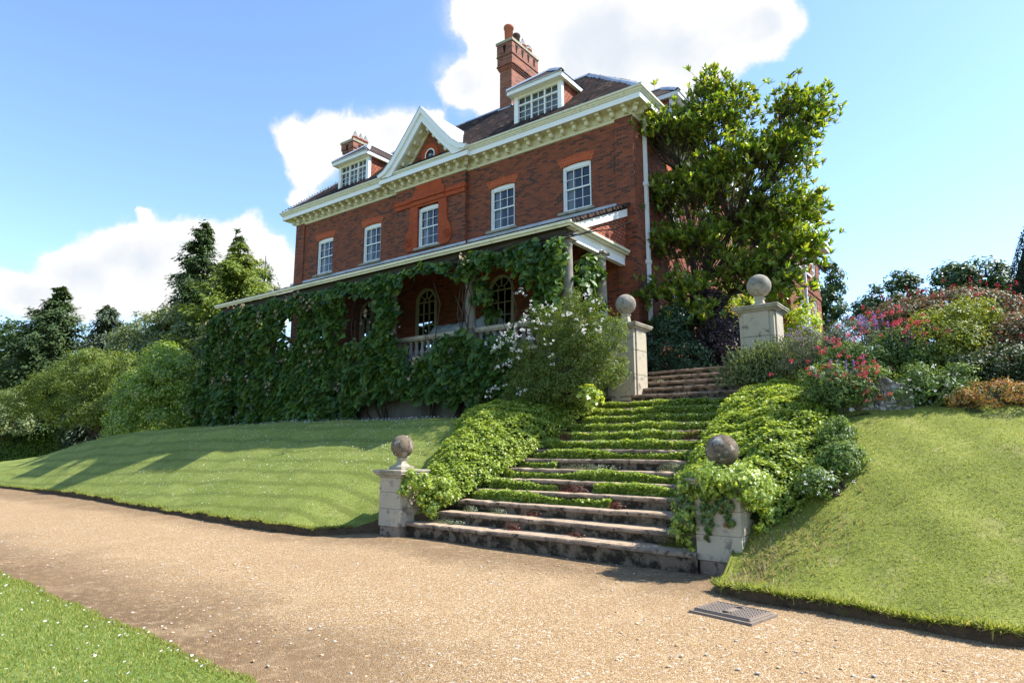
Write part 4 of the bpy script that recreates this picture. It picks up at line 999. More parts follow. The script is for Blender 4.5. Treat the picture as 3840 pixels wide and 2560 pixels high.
# ------------------------------------------------------------------ veranda
VX0, VX1, VY = -26.0, -8.83, 14.3
ver = thing('veranda', (-17.4, 15.8, 2.3), 'long tiled veranda on stone columns along the front of the brick house', 'veranda')
def vpart(mb, name, mat, parent=None):
    parent = parent or ver; l = WL[parent.name]; mb.v = [(a - l.x, b - l.y, c - l.z) for a, b, c in mb.v]
    return mb.build(name, mat, parent, l)
mb = MB(); mb.box(VX0 - .1, -8.45, 14.05, YF - .02, 1.8, 4.18); vpart(mb, 'base_wall', 'render_wall')
mb = MB(); mb.box(VX0 - .1, -8.42, 14.0, YF - .03, 4.185, 4.27); vpart(mb, 'floor', 'cap_stone')
mb = MB()
ZT = 9.02
mb.add([(VX0 - .15, 14.0, 7.5), (-8.62, 14.0, 7.5), (-8.62, YF - .01, ZT), (VX0 - .15, YF - .01, ZT)], [[0, 1, 2, 3]])
mb.add([(VX0 - .15, 14.02, 7.42), (-8.62, 14.02, 7.42), (-8.62, YF - .01, ZT - .1), (VX0 - .15, YF - .01, ZT - .1)], [[3, 2, 1, 0]])
# ragged tile ends at the verge
for k in range(26):
    t = k / 26; yy = 14.0 + t * 3.45; zz = 7.5 + t * (ZT - 7.5); mb.box(-8.68 - .03 * (k % 2), -8.44 + .02 * math.sin(k * 2.3), yy, yy + .15, zz - .02, zz + .055)
k = 0; xx = VX0 - .1
while xx < -8.7: mb.box(xx, xx + .155, 13.93, 14.16, 7.485 + .008 * (k % 3), 7.53 + .008 * (k % 3)); xx += .17; k += 1
vpart(mb, 'roof', 'roof_tile')
mb = MB(); mb.box(VX0 - .1, BX0 - .01, YF - .02, YF - .003, ZT - .08, ZT + .13); mb.box(BX1 + .01, -8.5, YF - .02, YF - .003, ZT - .08, ZT + .13); mb.box(BX0 - .05, BX1 + .05, YB - .02, YB - .003, ZT - .16, ZT + .06)
mb.add([(VX0 - .1, YF - .32, ZT - .10), (-8.5, YF - .32, ZT - .10), (-8.5, YF - .01, ZT + .03), (VX0 - .1, YF - .01, ZT + .03)], [[0, 1, 2, 3]])
vpart(mb, 'lead_flashing', 'lead_sheet')
mb = MB(); sweep(mb, [(0.0, 7.38), (.05, 7.37), (.06, 7.41), (.11, 7.43), (.12, 7.5), (.0, 7.5)], [(VX0 - .2, 14.04, 0, -1), (-8.59, 14.04, 1, -1), (-8.59, YF - .1, 1, 0)])
mb.add([(-8.72, 14.1, 7.36), (-8.5, 14.1, 7.40), (-8.5, YF - .1, 7.40), (-8.72, YF - .1, 7.36)], [[0, 1, 2, 3]])
vpart(mb, 'gutter', 'cream_paint')
mb = MB(); mb.box(VX0, -8.75, 14.17, 14.42, 7.08, 7.42); vpart(mb, 'timber_beam', 'dark_timber')
mb = MB(); mb.box(-8.84, -8.68, 14.43, YF - .02, 7.07, 7.36); mb.box(-8.86, -8.66, 14.43, YF - .02, 7.30, 7.37); mb.box(-8.87, -8.645, 15.85, 16.15, 7.0, 7.33); vpart(mb, 'end_beam', 'white_paint')
mb = MB()
a, b = (14.25, 7.50), (YF - .03, ZT - .14)
mb.prism([(a[0], a[1] - .0), (b[0], b[1]), (b[0], b[1] - .24), (a[0] + .42, a[1] - .04)], -8.60, -8.55, 'x'); vpart(mb, 'barge_board', 'white_paint')
mb = MB(); mb.prism([(14.5, 7.5), (YF - .02, 7.5), (YF - .02, ZT - .25)], -8.70, -8.63, 'x'); vpart(mb, 'tiled_gable', 'hung_tile')
# stone columns, each on its pedestal
def column_me():
    c = MB(); z0 = 5.06
    c.box(-.25, .25, -.25, .25, 4.27 - z0, -.10); c.box(-.29, .29, -.29, .29, -.10, 0.0)
    c.lathe([(.20, 0.0), (.215, .03), (.20, .07), (.165, .09), (.162, .4), (.158, .9), (.142, 1.7), (.14, 1.86), (.155, 1.875), (.155, 1.895), (.14, 1.91), (.145, 1.95), (.185, 2.0), (.19, 2.01)], n=20)
    c.box(-.21, .21, -.21, .21, 2.01, 2.07)
    return c.mesh('column', 'column_stone')
cm = column_me()
blk = MB(); blk.box(-.11, .11, -.11, .11, 2.07, 2.32); blk = blk.mesh('timber_block', 'dark_timber')
for (x, y) in [(-8.83 - 3.39 * k, VY) for k in range(6)] + [(-8.74, 16.0)]:
    link_mesh('column', cm, ver, (x, y, 5.06))
    if y == VY: link_mesh('timber_block', blk, ver, (x, y, 5.06))
for k in range(5):
    mb = MB()
    x1_, x0_ = -8.83 - 3.39 * k - .30, -8.83 - 3.39 * (k + 1) + .30
    mb.box(x0_, x1_, 14.14, 14.46, 4.90, 5.0); mb.box(x0_, x1_, 14.17, 14.43, 4.86, 4.90)
    vpart(mb, 'hand_rail', 'cap_stone')
for (ya, yb_) in ((14.6, 15.7), (16.3, YF - .05)): mb = MB(); mb.box(-8.88, -8.6, ya, yb_, 4.9, 5.0); vpart(mb, 'hand_rail', 'cap_stone')
mb = MB(); mb.lathe([(.085, 0), (.085, .06), (.05, .08), (.055, .11), (.085, .17), (.09, .22), (.07, .3), (.045, .38), (.04, .42), (.055, .45), (.055, .47), (.045, .49), (.05, .53), (.08, .55), (.08, .59)], n=14)
bal = mb.mesh('baluster', 'baluster_stone')
for k in range(5):
    for q in range(11):
        x = -8.83 - 3.39 * k - .42 - q * .2545
        link_mesh('baluster', bal, ver, (x, 14.3, 4.27))

# covered garden seat standing on the veranda behind the balustrade
cv = thing('covered_bench', (-13.5, 15.6, 4.27), 'long low garden seat under a grey-white dust cover on the veranda', 'covered seat')
mb = MB(); vs = []; fs = []; n = 18; prof = [(-.42, .62), (-.40, 1.08), (-.25, 1.22), (.05, 1.30), (.28, 1.22), (.4, 1.0), (.42, .6)]
for i in range(n + 1):
    x = -1.25 + 2.55 * i / n; hh = 1.0 if i < 13 else 1.0 + .28 * math.sin((i - 12) / 6 * math.pi * .75); dip = -.1 if i in (0,) else 0
    for (a, b) in prof: vs.append((x + .02 * math.sin(i * 3.1), a * (1 + .04 * math.sin(i * 2.1)), .6 + (b - .6) * hh * (.82 + .06 * math.sin(i * 1.7)) + dip))
m_ = len(prof)
for i in range(n):
    for k in range(m_ - 1): fs.append([i * m_ + k, i * m_ + k + 1, (i + 1) * m_ + k + 1, (i + 1) * m_ + k])
fs.append(list(range(m_))); fs.append([n * m_ + k for k in range(m_)][::-1])
mb.add(vs, fs); mb.build('dust_cover', 'dust_cover', cv, (-13.5, 15.6, 4.40))
for (x, y) in ((-1.1, -.3), (1.1, -.3), (-1.1, .3), (1.1, .3)):
    mb = MB(); mb.box(x - .03, x + .03, y - .03, y + .03, 0, .7); mb.build('leg', 'wire_metal', cv, (-13.5, 15.6, 4.27))

# ------------------------------------------------------------------ stone steps
T_, H_, Y1, Z1, NS = 0.42, 0.186, 8.5, 0.24, 19
def step_y(i): return Y1 + (i - 1) * T_
def step_z(i): return Z1 + (i - 1) * H_
XLS = np.interp(np.arange(1, 20), [1, 2, 3, 4, 6, 11, 15, 19], [-8.86, -8.7, -8.56, -8.4, -8.2, -8.02, -7.5, -7.42])
XRS = np.interp(np.arange(1, 20), [1, 2, 3, 5, 8, 11, 15, 17, 19], [-3.27, -3.5, -3.75, -4.15, -4.25, -4.4, -4.25, -4.5, -4.6])
steps = thing('stone_steps', (-6, 8.5, 0), 'broad flight of worn stone steps climbing between the ball-topped piers', 'steps')
def spart(mb, name, mat): l = WL[steps.name]; mb.v = [(a - l.x, b - l.y, c - l.z) for a, b, c in mb.v]; return mb.build(name, mat, steps, l)
def step_line(i, x):
    """small real rotation and wear of each step"""
    k = (NS - i) / (NS - 1)
    return step_y(i) - (x + 6.1) * 0.045 * k + 0.007 * math.sin(x * 2.3 + i * 1.7) + 0.004 * math.sin(x * 7.1 + i)
for i in range(1, NS + 1):
    xa, xb = XLS[i - 1] - (0.55 if i > 1 else 0.0), XRS[i - 1] + (0.55 if i > 1 else 0.0)
    z = step_z(i); xs = np.linspace(xa, xb, 46); tv = []; fs = []
    back = T_ + .12
    jo = sorted(random.uniform(xa, xb) for _ in range(4))
    for x in xs:
        y = step_line(i, x); dz = 0.005 * math.sin(x * 1.3 + i * 2.1) + random.uniform(-.003, .003) - 0.012 * (min(abs(x - j) for j in jo) < .07)
        ch = random.uniform(0, .012)
        tv += [(x, y + back, z + dz), (x, y - .025 + .02, z + dz), (x, y - .03 + ch, z + dz - .018), (x, y - .03 + ch, z + dz - .055), (x, y + .0, z + dz - .072)]
    for a in range(45):
        for k in range(4): fs.append([a * 5 + k, a * 5 + k + 1, (a + 1) * 5 + k + 1, (a + 1) * 5 + k])
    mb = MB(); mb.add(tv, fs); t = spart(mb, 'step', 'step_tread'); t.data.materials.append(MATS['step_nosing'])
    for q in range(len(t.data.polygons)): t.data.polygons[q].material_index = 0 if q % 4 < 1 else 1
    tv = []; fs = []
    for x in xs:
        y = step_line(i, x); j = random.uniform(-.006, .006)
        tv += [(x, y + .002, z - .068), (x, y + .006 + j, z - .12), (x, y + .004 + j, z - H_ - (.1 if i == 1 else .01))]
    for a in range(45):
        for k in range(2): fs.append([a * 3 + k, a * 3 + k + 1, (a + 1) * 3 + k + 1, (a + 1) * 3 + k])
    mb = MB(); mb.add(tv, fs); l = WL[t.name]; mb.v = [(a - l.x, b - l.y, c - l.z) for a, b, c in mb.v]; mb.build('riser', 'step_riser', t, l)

# ------------------------------------------------------------------ ball-topped piers
def pier(label, x, y, zb, zc, w_, r, ball_z, ball_mat, plinth=True, panel=0.0, foot=0.0):
    p = thing('ball_pier', (x, y, zb), label, 'stone pier', 'ball-topped stone piers of the steps')
    L = lambda z: z - zb
    h = w_ / 2
    sh = MB()
    if plinth:
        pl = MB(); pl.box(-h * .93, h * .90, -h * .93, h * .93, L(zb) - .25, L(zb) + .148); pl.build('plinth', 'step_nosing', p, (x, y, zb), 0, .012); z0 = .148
    else: z0 = -.3
    hs = L(zc) - .10
    cuts = [z0, z0 + (hs - z0) * .36, z0 + (hs - z0) * .70, hs]
    for a, b in zip(cuts[:-1], cuts[1:]):
        sh.box(-h, h, -h, h, a + .003, b - .003)
        if panel:
            q = h - panel
            sh.box(-q, q, -h - .035, h + .035, a + .004, b - .004); sh.box(-h - .035, h + .035, -q, q, a + .004, b - .004)
    sh.box(-h + .015, h - .015, -h + .015, h - .015, z0, hs)
    sh.build('shaft', 'pier_stone', p, (x, y, zb), 0, .008)
    c = MB(); e = .035 if panel else 0
    for (a, b, g_) in ((hs, hs + .03, .02 + e), (hs + .03, hs + .06, .05 + e), (hs + .06, hs + .10, .085 + e)): c.box(-h - g_, h + g_, -h - g_, h + g_, a, b - .001)
    c.box(-h - .10 - e, h + .10 + e, -h - .10 - e, h + .10 + e, hs + .10, hs + .14)
    c.build('cap', 'cap_stone', p, (x, y, zb), 0, .01)
    fz = hs + .14; bz = L(ball_z) - r
    pd = MB(); q = r * .78
    pd.box(-q, q, -q, q, fz, fz + .06)
    rr = [(q * 1.28, fz + .06), (q * .95, fz + .075), (q * .66, fz + .11), (q * .52, bz - .05), (q * .56, bz - .045), (q * .66, bz - .03), (q * .66, bz - .005), (q * .55, bz + .02)]
    pd.lathe(rr, n=4, smooth=False)
    pd.build('finial_base', 'cap_stone', p, (x, y, zb), 0, .006)
    bl = MB(); bl.sphere((0, 0, L(ball_z)), r, 32, 20, .004); bl.build('ball', ball_mat, p, (x, y, zb))
    return p
pier('short pier at the lower right of the steps, half hidden by ivy', -3.0, 8.73, 0.0, 1.15, .59, .217, 1.545, 'lichen_stone')
pier('short pier at the lower left of the steps beside the grass bank', -9.15, 8.75, 0.0, 1.13, .57, .217, 1.60, 'lichen_stone')
pier('tall cream stone pier with a ball, next to the veranda and the white rose bush', -7.38, 14.78, 3.0, 4.60, .74, .262, 5.21, 'orange_lichen_stone', False, .10)
pier('tall cream stone pier with orange-stained ball, behind the rosemary at the upper right', -4.05, 14.82, 3.0, 4.64, .74, .266, 5.20, 'orange_lichen_stone', False, .10)

# ------------------------------------------------------------------ manhole cover
mh = thing('manhole_cover', (-2.25, 6.62, 0.0), 'rusty rectangular cast-iron access cover set in the gravel by the lawn edge', 'manhole cover')
mh.rotation_euler = (0, 0, R(-12))
def mpart(mb, name, mat): o = mb.build(name, mat); o.parent = mh; o.location = (0, 0, 0); return o
mb = MB(); mb.box(-.30, .30, -.215, .215, -.03, .024); o = mpart(mb, 'lid', 'cast_iron'); b_ = o.modifiers.new('edge', 'BEVEL'); b_.width = .012; b_.segments = 2
mb = MB()
for a in range(-14, 15):
    for sgn in (-1, 1):
        for q in range(-8, 9):
            x, y = a * .02 + (q % 2) * .01, q * .024
            if abs(x) < .27 and abs(y) < .185 and abs(x) > .035 and (a + q) % 2 == (0 if sgn > 0 else 1):
                d = .010; mb.add([(x - d, y - d * sgn - .003, .0245), (x + d, y + d * sgn - .003, .0245), (x + d, y + d * sgn + .003, .0285), (x - d, y - d * sgn + .003, .0285)], [[0, 1, 2, 3]])
mb.box(-.285, .285, -.205, -.198, .022, .03); mb.box(-.285, .285, .198, .205, .022, .03); mb.box(-.292, -.285, -.205, .205, .022, .03); mb.box(.285, .292, -.205, .205, .022, .03)
mpart(mb, 'tread_pattern', 'cast_iron')
mb = MB()
for y in (-.13, .13):
    ring(mb, 0, y, .0, .03, -.0285, -.0265, 14)
mb.v = [(a, c, -b) for a, b, c in mb.v]; mb.box(-.05, .05, -.104, -.098, .0245, .0285); mb.box(-.05, .05, .098, .104, .0245, .0285)
mpart(mb, 'key_hole', 'dark_inside')
mb = MB(); mb.box(-.335, -.302, -.25, .25, -.04, .004); mb.box(.302, .335, -.25, .25, -.04, .004); mb.box(-.302, .302, -.25, -.217, -.04, .004); mb.box(-.302, .302, .217, .25, -.04, .004)
mpart(mb, 'frame', 'cast_iron')

# ------------------------------------------------------------------ loose stones on the drive
def stones(name, mat, n, smin, smax, label):
    vs = []; fs = []
    for _ in range(n):
        while True:
            x = random.uniform(-16, 5); y = random.uniform(2.4, 8.6)
            if edge_f(x) + .03 < y < min(edge_l(x) if x < -10 else 8.4 + 0 * x, edge_r(x) if x > -2.7 else 8.4) - .03 and not (-2.75 < x < -1.8 and 6.2 < y < 7.0): break
        s_ = smin + (smax - smin) * random.random() ** 3; a = random.uniform(0, 6.28); k = 6; e = random.uniform(.5, 1)
        o_ = len(vs)
        for (rr, z) in ((1.0, 0.0), (.8, .4), (.3, .55)):
            for j in range(k):
                t = a + j * 6.283 / k; q = rr * s_ * random.uniform(.8, 1.15)
                px_, py_ = q * math.cos(t), q * e * math.sin(t)
                vs.append((x + px_ * math.cos(a) - py_ * math.sin(a), y + px_ * math.sin(a) + py_ * math.cos(a), -.022 + z * s_ * .8))
        for l in range(2):
            for j in range(k): fs.append([o_ + l * k + j, o_ + l * k + (j + 1) % k, o_ + (l + 1) * k + (j + 1) % k, o_ + (l + 1) * k + j])
        fs.append([o_ + 2 * k + j for j in range(k)])
    mb = MB(); mb.add(vs, fs, False); o = mb.build(name, mat); o['kind'] = 'stuff'; o['label'] = label
stones('gravel_stones', 'pebble_pale', 800, .006, .026, 'pale flint pebbles scattered on the drive')
stones('gravel_stones', 'pebble_tan', 3000, .006, .022, 'tan and orange pebbles scattered on the drive')

# ------------------------------------------------------------------ grass and daisies
def scatter_grass(name, mat, xf, n, hmin, hmax, zf, label, lean=0.5):
    x, y = xf(n); z = zf(x, y)
    P = np.stack([x, y, z - .004], 1); n = len(P)
    T = np.stack([RNG.normal(size=n) * lean, RNG.normal(size=n) * lean, np.ones(n)], 1)
    N = rnd3(n); h = hmin + (hmax - hmin) * RNG.random(n) ** 1.5
    o = leaves(name, mat, None, P, N, h, 'blade', T, 'stuff'); o['label'] = label
def reg_left(n):
    y_ = RNG.random(n); x = -9.2 - 26 * RNG.random(n) ** 1.7; ye = edge_l(x); y = ye + .005 + (12.6 - ye) * y_ ** 1.15
    return x, y
def reg_left_edge(n):
    x = -9.9 - 30 * RNG.random(n) ** 1.5; return x, edge_l(x) + .03 * np.abs(RNG.normal(size=n)) - .015
def reg_right(n):
    x = -2.9 + 7.5 * RNG.random(n); ye = edge_r(x); y = ye + .005 + (11.9 - ye) * RNG.random(n) ** 1.1
    return x, y
def reg_right_edge(n):
    x = -2.75 + 5 * RNG.random(n); return x, edge_r(x) + .03 * np.abs(RNG.normal(size=n)) - .02
def reg_front(n):
    x = -11.5 + 8.5 * RNG.random(n); y = edge_f(x) + .01 - 2.0 * RNG.random(n) ** 1.3; return x, y
scatter_grass('grass', 'grass_blade', reg_left, 90000, .02, .045, lawn_l, 'short mown grass of the left bank')
scatter_grass('grass', 'grass_blade', reg_right, 120000, .018, .042, lawn_r, 'short scruffy grass of the right bank', .7)
scatter_grass('grass', 'grass_blade', reg_front, 90000, .02, .045, lawn_f, 'mown grass of the near lawn corner')
scatter_grass('grass', 'grass_blade', reg_left_edge, 9000, .04, .09, lambda x, y: lawn_l(x, np.maximum(y, edge_l(x))), 'grass overhanging the cut edge of the left bank', 1.0)
scatter_grass('grass', 'grass_blade', reg_right_edge, 8000, .04, .10, lambda x, y: lawn_r(x, np.maximum(y, edge_r(x))), 'grass overhanging the cut edge of the right lawn', 1.0)
def reg_dry(n):
    x = -2.65 + .55 * np.abs(RNG.normal(size=n)); y = 8.0 + .42 * RNG.normal(size=n) + (x + 2.6) * .6; q = (y > edge_r(x) + .05) & (x > -2.72) & ~((x < -2.68) & (y > 8.4)); return x[q], y[q]
scatter_grass('grass', 'dry_blade', reg_dry, 1500, .04, .10, lawn_r, 'straw-coloured dry grass at the foot of the right pier', .6)
def daisies(n, xf, zf, s0, s1, label, up=.045):
    x, y = xf(n); P = np.stack([x, y, zf(x, y) + up * (.5 + RNG.random(len(x)))], 1)
    N = np.array([0, -.35, 1.0]) + RNG.normal(size=P.shape) * .25
    o = leaves('daisies', 'white_petal', None, P, N, s0 + (s1 - s0) * RNG.random(len(P)), 'disc', None, 'stuff'); o['label'] = label
def d_left(n):
    c = np.array([(-10.3 - 16 * random.random() ** 1.3, 8 + 4.0 * random.random()) for _ in range(34)])
    k = RNG.integers(0, 34, n); x = c[k, 0] + RNG.normal(size=n) * 1.1; y = c[k, 1] + RNG.normal(size=n) * .45
    q = (y > edge_l(x) + .1) & (x < -10.2); return x[q], y[q]
def d_top(n):
    x = -11 - 11 * RNG.random(n); y = 10.9 + 2.9 * RNG.random(n) ** 1.3 + .3 * np.sin(x * 1.9); q = RNG.random(n) < .4 + .6 * (np.sin(x * 1.3 + y) > 0); return x[q], y[q]
def d_front(n):
    x = -10.5 + 6 * RNG.random(n); return x, edge_f(x) - .05 - 1.3 * RNG.random(n) ** 1.8
daisies(1300, d_left, lawn_l, .016, .026, 'tiny white daisies dotted over the left bank')
daisies(1300, d_top, lawn_l, .018, .03, 'drift of white daisies in the shade below the veranda wall')
daisies(150, d_front, lawn_f, .012, .024, 'white daisies in the near lawn corner')

# ------------------------------------------------------------------ ivy
def ivy_surface(inner, outer, ts, hump, zin, zout, nv=14):
    """grid of points over the ivy-grown flank wall"""
    P = []
    for t in ts:
        xi, yi = inner(t); xo, yo = outer(t)
        a, b = zin(t), zout(t); row = []
        for v in np.linspace(0, 1, nv):
            x = xi + (xo - xi) * v; y = yi + (yo - yi) * v
            z = a + (b - a) * sstep(v, .15, 1.0) + hump(t) * math.sin(math.pi * min(1, max(0, v))) ** .55 * (1 - .25 * v)
            row.append((x, y, z + .05 * math.sin(x * 5 + y * 4) * math.sin(y * 3.3 - x * 2)))
        P.append(row)
    return np.array(P)
def surf_leaves(G, n, thick=.1):
    a, b = G.shape[:2]
    i = RNG.random(n) * (a - 1.001); j = RNG.random(n) * (b - 1.001); i0 = i.astype(int); j0 = j.astype(int); fi = (i - i0)[:, None]; fj = (j - j0)[:, None]
    p = (G[i0, j0] * (1 - fi) + G[i0 + 1, j0] * fi) * (1 - fj) + (G[i0, j0 + 1] * (1 - fi) + G[i0 + 1, j0 + 1] * fi) * fj
    du = G[i0 + 1, j0] - G[i0, j0]; dv = G[i0, j0 + 1] - G[i0, j0]; N = unit(np.cross(du, dv)); N *= np.sign(N[:, 2:3] + 1e-6)
    # even out density by area
    A = np.linalg.norm(np.cross(du, dv), axis=1); q = RNG.random(n) < A / np.quantile(A, .95); p = p[q]; N = N[q]
    gap = np.sin(p[:, 0] * 6.1 + 2 * np.sin(p[:, 1] * 3.7)) * np.sin(p[:, 1] * 5.3 + 1.5 * np.sin(p[:, 0] * 4.1)) ; q = RNG.random(len(p)) < np.where(gap < -.55, .45, 1.0); p = p[q]; N = N[q]
    bumpy = .5 + .5 * np.sin(p[:, 0] * 9 + 3 * np.sin(p[:, 1] * 4)) * np.sin(p[:, 1] * 8 + p[:, 2] * 5)
    p = p + N * (thick * (RNG.random(len(p)) * .8 + bumpy * .9 - .3))[:, None]
    N = unit(N * .5 + np.array([.1, .05, .7]) + RNG.normal(size=p.shape) * .42)
    return p, N
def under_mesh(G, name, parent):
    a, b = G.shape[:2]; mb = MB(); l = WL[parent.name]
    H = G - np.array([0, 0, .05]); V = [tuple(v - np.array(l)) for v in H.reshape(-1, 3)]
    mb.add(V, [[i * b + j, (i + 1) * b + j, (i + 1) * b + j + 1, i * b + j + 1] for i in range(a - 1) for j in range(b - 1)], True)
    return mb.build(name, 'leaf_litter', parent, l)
sl_z = lambda y: 0.24 + 0.443 * (y - 8.5)
DOWN = np.array([0, -.4, -1.0])
# right-hand mound
iv = thing('ivy', (-2.9, 10.5, 1.2), 'big bright mound of ivy smothering the right flank of the steps and its short pier', 'ivy')
f_in = lambda t: (np.interp(t, [8.7, 9.3, 10.2, 11.5, 12.7, 13.7], [-3.25, -3.75, -4.2, -4.3, -4.35, -4.1]), t)
f_out = lambda t: (np.interp(t, [8.7, 9.3, 10.2, 11.2, 12.4, 13.7], [-2.35, -1.95, -1.82, -1.98, -2.2, -2.7]), t + .15)
GR = ivy_surface(f_in, f_out, np.linspace(8.72, 13.75, 42), lambda t: np.interp(t, [8.7, 9.4, 11, 12.8, 13.75], [.35, .52, .62, .72, .25]), lambda t: sl_z(t) - .02, lambda t: float(lawn_r(np.array(f_out(t)[0]), np.array(t))) - .02)
under_mesh(GR, 'stem_mat', iv)
P, N = surf_leaves(GR, 52000, .10)
leaves('foliage', 'ivy_leaf', iv, P, N, RNG.uniform(.032, .058, len(P)), 'ivy', DOWN + RNG.normal(size=P.shape) * .5)
drape = [(-3.0, 8.7, 1.22, .56, .52, .15), (-3.05, 8.36, 1.12, .40, .14, .17), (-2.62, 8.5, 1.1, .16, .3, .2), (-3.42, 8.62, .85, .20, .3, .42), (-3.45, 8.45, .58, .13, .16, .30), (-2.62, 8.85, 1.0, .22, .42, .26), (-2.5, 9.0, .62, .14, .3, .36), (-3.2, 9.15, 1.25, .42, .4, .18), (-2.55, 8.6, .78, .08, .1, .22)]
P, N = clumpy(drape, 300, 34, .11, .5, .35)
q = ~((P[:, 1] < 8.42) & (P[:, 1] > 8.36) & (P[:, 2] < .5) & (P[:, 0] > -3.2)); P = P[q]; N = N[q]
N[:, 1] -= .25
leaves('pier_drape', 'ivy_leaf', iv, P, N, RNG.uniform(.03, .062, len(P)), 'ivy', DOWN + RNG.normal(size=P.shape) * .4)
old = [(-3.42, 8.45, .72, .14, .12, .35), (-3.0, 8.42, .95, .35, .06, .14)]
for (x, z0, z1) in ((-3.08, .52, .95), (-3.13, .42, .9), (-2.86, .55, .95), (-2.83, .62, .9), (-2.95, .74, 1.0), (-3.22, .6, .95)):
    old.append((x, 8.41, (z0 + z1) / 2, .05, .03, (z1 - z0) / 2))
P, N = clumpy(old, 110, 11, .05, .4, .1); N[:, 1] -= .9
leaves('trailing_shoots', 'ivy_old_leaf', iv, P, N, RNG.uniform(.04, .075, len(P)), 'ivy', DOWN + RNG.normal(size=P.shape) * .3)
# left-hand mound
iv = thing('ivy', (-9.0, 11, 1.5), 'sloping bank of bright ivy along the left flank of the steps, reaching its short pier', 'ivy')
f_in = lambda t: (np.interp(t, [8.8, 9.4, 10.2, 11.4, 12.7, 13.6], [-8.62, -8.3, -8.1, -7.95, -7.8, -7.55]), t - .05)
f_out = lambda t: (np.interp(t, [8.8, 9.4, 10.2, 11.4, 12.7, 13.6], [-9.12, -9.42, -9.75, -10.1, -10.45, -10.5]), t + .1)
GL = ivy_surface(f_in, f_out, np.linspace(8.95, 13.6, 40), lambda t: np.interp(t, [8.9, 9.5, 10.5, 12, 13.6], [.34, .50, .62, .66, .35]), lambda t: sl_z(t) - .05, lambda t: float(lawn_l(np.array(f_out(t)[0]), np.array(t))) - .02)
under_mesh(GL, 'stem_mat', iv)
P, N = surf_leaves(GL, 46000, .09)
leaves('foliage', 'ivy_leaf', iv, P, N, RNG.uniform(.036, .064, len(P)), 'ivy', DOWN + RNG.normal(size=P.shape) * .5)
drape = [(-8.72, 8.72, 1.05, .16, .26, .14), (-8.6, 8.8, .78, .14, .2, .26), (-8.5, 8.95, .5, .14, .16, .2), (-8.8, 8.5, .85, .10, .08, .16), (-8.45, 9.15, .8, .22, .25, .25)]
P, N = clumpy(drape, 110, 30, .09, .5, .3); N[:, 1] -= .25
leaves('pier_drape', 'ivy_leaf', iv, P, N, RNG.uniform(.035, .065, len(P)), 'ivy', DOWN + RNG.normal(size=P.shape) * .4)
# strips of ivy hanging over the risers
ORD = {4: 'fourth', 5: 'fifth', 6: 'sixth', 7: 'seventh', 8: 'eighth', 9: 'ninth', 10: 'tenth', 11: 'eleventh', 12: 'twelfth', 13: 'thirteenth', 14: 'fourteenth'}
SPAN = {4: [(-8.5, -5.2)], 5: [(-8.4, -6.55), (-5.75, -4.0)], 6: [(-8.3, -4.0)], 7: [(-8.2, -7.1), (-4.6, -4.1)], 8: [(-8.2, -4.2)]}
for i in range(4, 15):
    sp = SPAN.get(i, [(XLS[i - 1] - .1, XRS[i - 1] + .1)])
    P = []
    for (a, b) in sp:
        n = int(1500 * (b - a)); x = a + (b - a) * RNG.random(n); clump = .5 + .5 * np.sin(x * 8.3 + i * 2) * np.sin(x * 3.1 + i)
        full = .75 + .35 * np.sin(x * 2.2 + i * 1.3) if i < 9 else .95 + .1 * np.sin(x * 3)
        v = RNG.random(n); y = np.array([step_line(i, xx) for xx in x]) - .015 - (.07 + .11 * clump) * RNG.random(n) * full
        z = step_z(i) - H_ + .01 + (H_ - .005) * v * np.clip(full, .5, 1.12) * (.86 + .25 * clump) + .01 * RNG.normal(size=n)
        P.append(np.stack([x, y, z], 1))
    P = np.concatenate(P); q = RNG.random(len(P)) < np.where(np.sin(P[:, 0] * 5.7 + i * 1.9) * np.sin(P[:, 0] * 2.3 + i * .7) > .84, .3, 1.0); P = P[q]
    N = np.array([0, -.35, .8]) + RNG.normal(size=P.shape) * .4
    o = leaves('step_ivy', 'ivy_leaf', None, P, N, RNG.uniform(.035, .06, len(P)), 'ivy', DOWN + RNG.normal(size=P.shape) * .5)
    tagit(o, 'strip of ivy hanging over the %s riser from the bottom of the steps' % ORD[i], 'ivy', 'ivy strips on the step risers')
# small weeds in the joints
def tuft(label, cat, name, mat, x, i, w_, h, n, tpl='oval', s0=.02, s1=.05, group=None):
    y = step_line(i, x) - .05; z = step_z(i - 1) if i > 1 else 0
    P, N = in_ell([(x, y - .06, z + h * .3, w_, .09, h)], n, .2); P[:, 2] = np.maximum(P[:, 2], z + .005)
    o = leaves(name, mat, None, P, N + np.array([0, -.3, .5]), RNG.uniform(s0, s1, n), tpl, rnd3(n) + np.array([0, -.3, .8])); tagit(o, label, cat, group)
G_ = 'weeds growing in the step joints'
tuft('yellow-green moss cushion at the right end of the second riser, by the ivy-clad pier', 'moss', 'moss', 'spiraea_moss', -3.75, 2, .28, .16, 1500, 'quad', .01, .02)
tuft('bushy dark-red weed with pale blades on the lowest tread', 'weed', 'red_weed', 'red_weed', -6.6, 2, .22, .10, 170, 'long', .02, .06, G_)
tuft('sparse reddish weed on the lowest tread, right of the bushy red one', 'weed', 'red_weed', 'red_weed', -5.35, 2, .26, .05, 110, 'long', .02, .06, G_)
tuft('low green weeds at the left end of the lowest tread', 'weed', 'green_weed', 'grey_weed', -8.1, 2, .55, .06, 420, 'oval', .015, .035, G_)
tuft('pale grey-green cushion weed at the left end of the second tread', 'weed', 'cushion_weed', 'grey_weed', -7.9, 3, .2, .09, 300, 'oval', .015, .03, G_)
tuft('pale grey-green cushion weed right of the first on the second tread', 'weed', 'cushion_weed', 'grey_weed', -7.25, 3, .22, .08, 300, 'oval', .015, .03, G_)
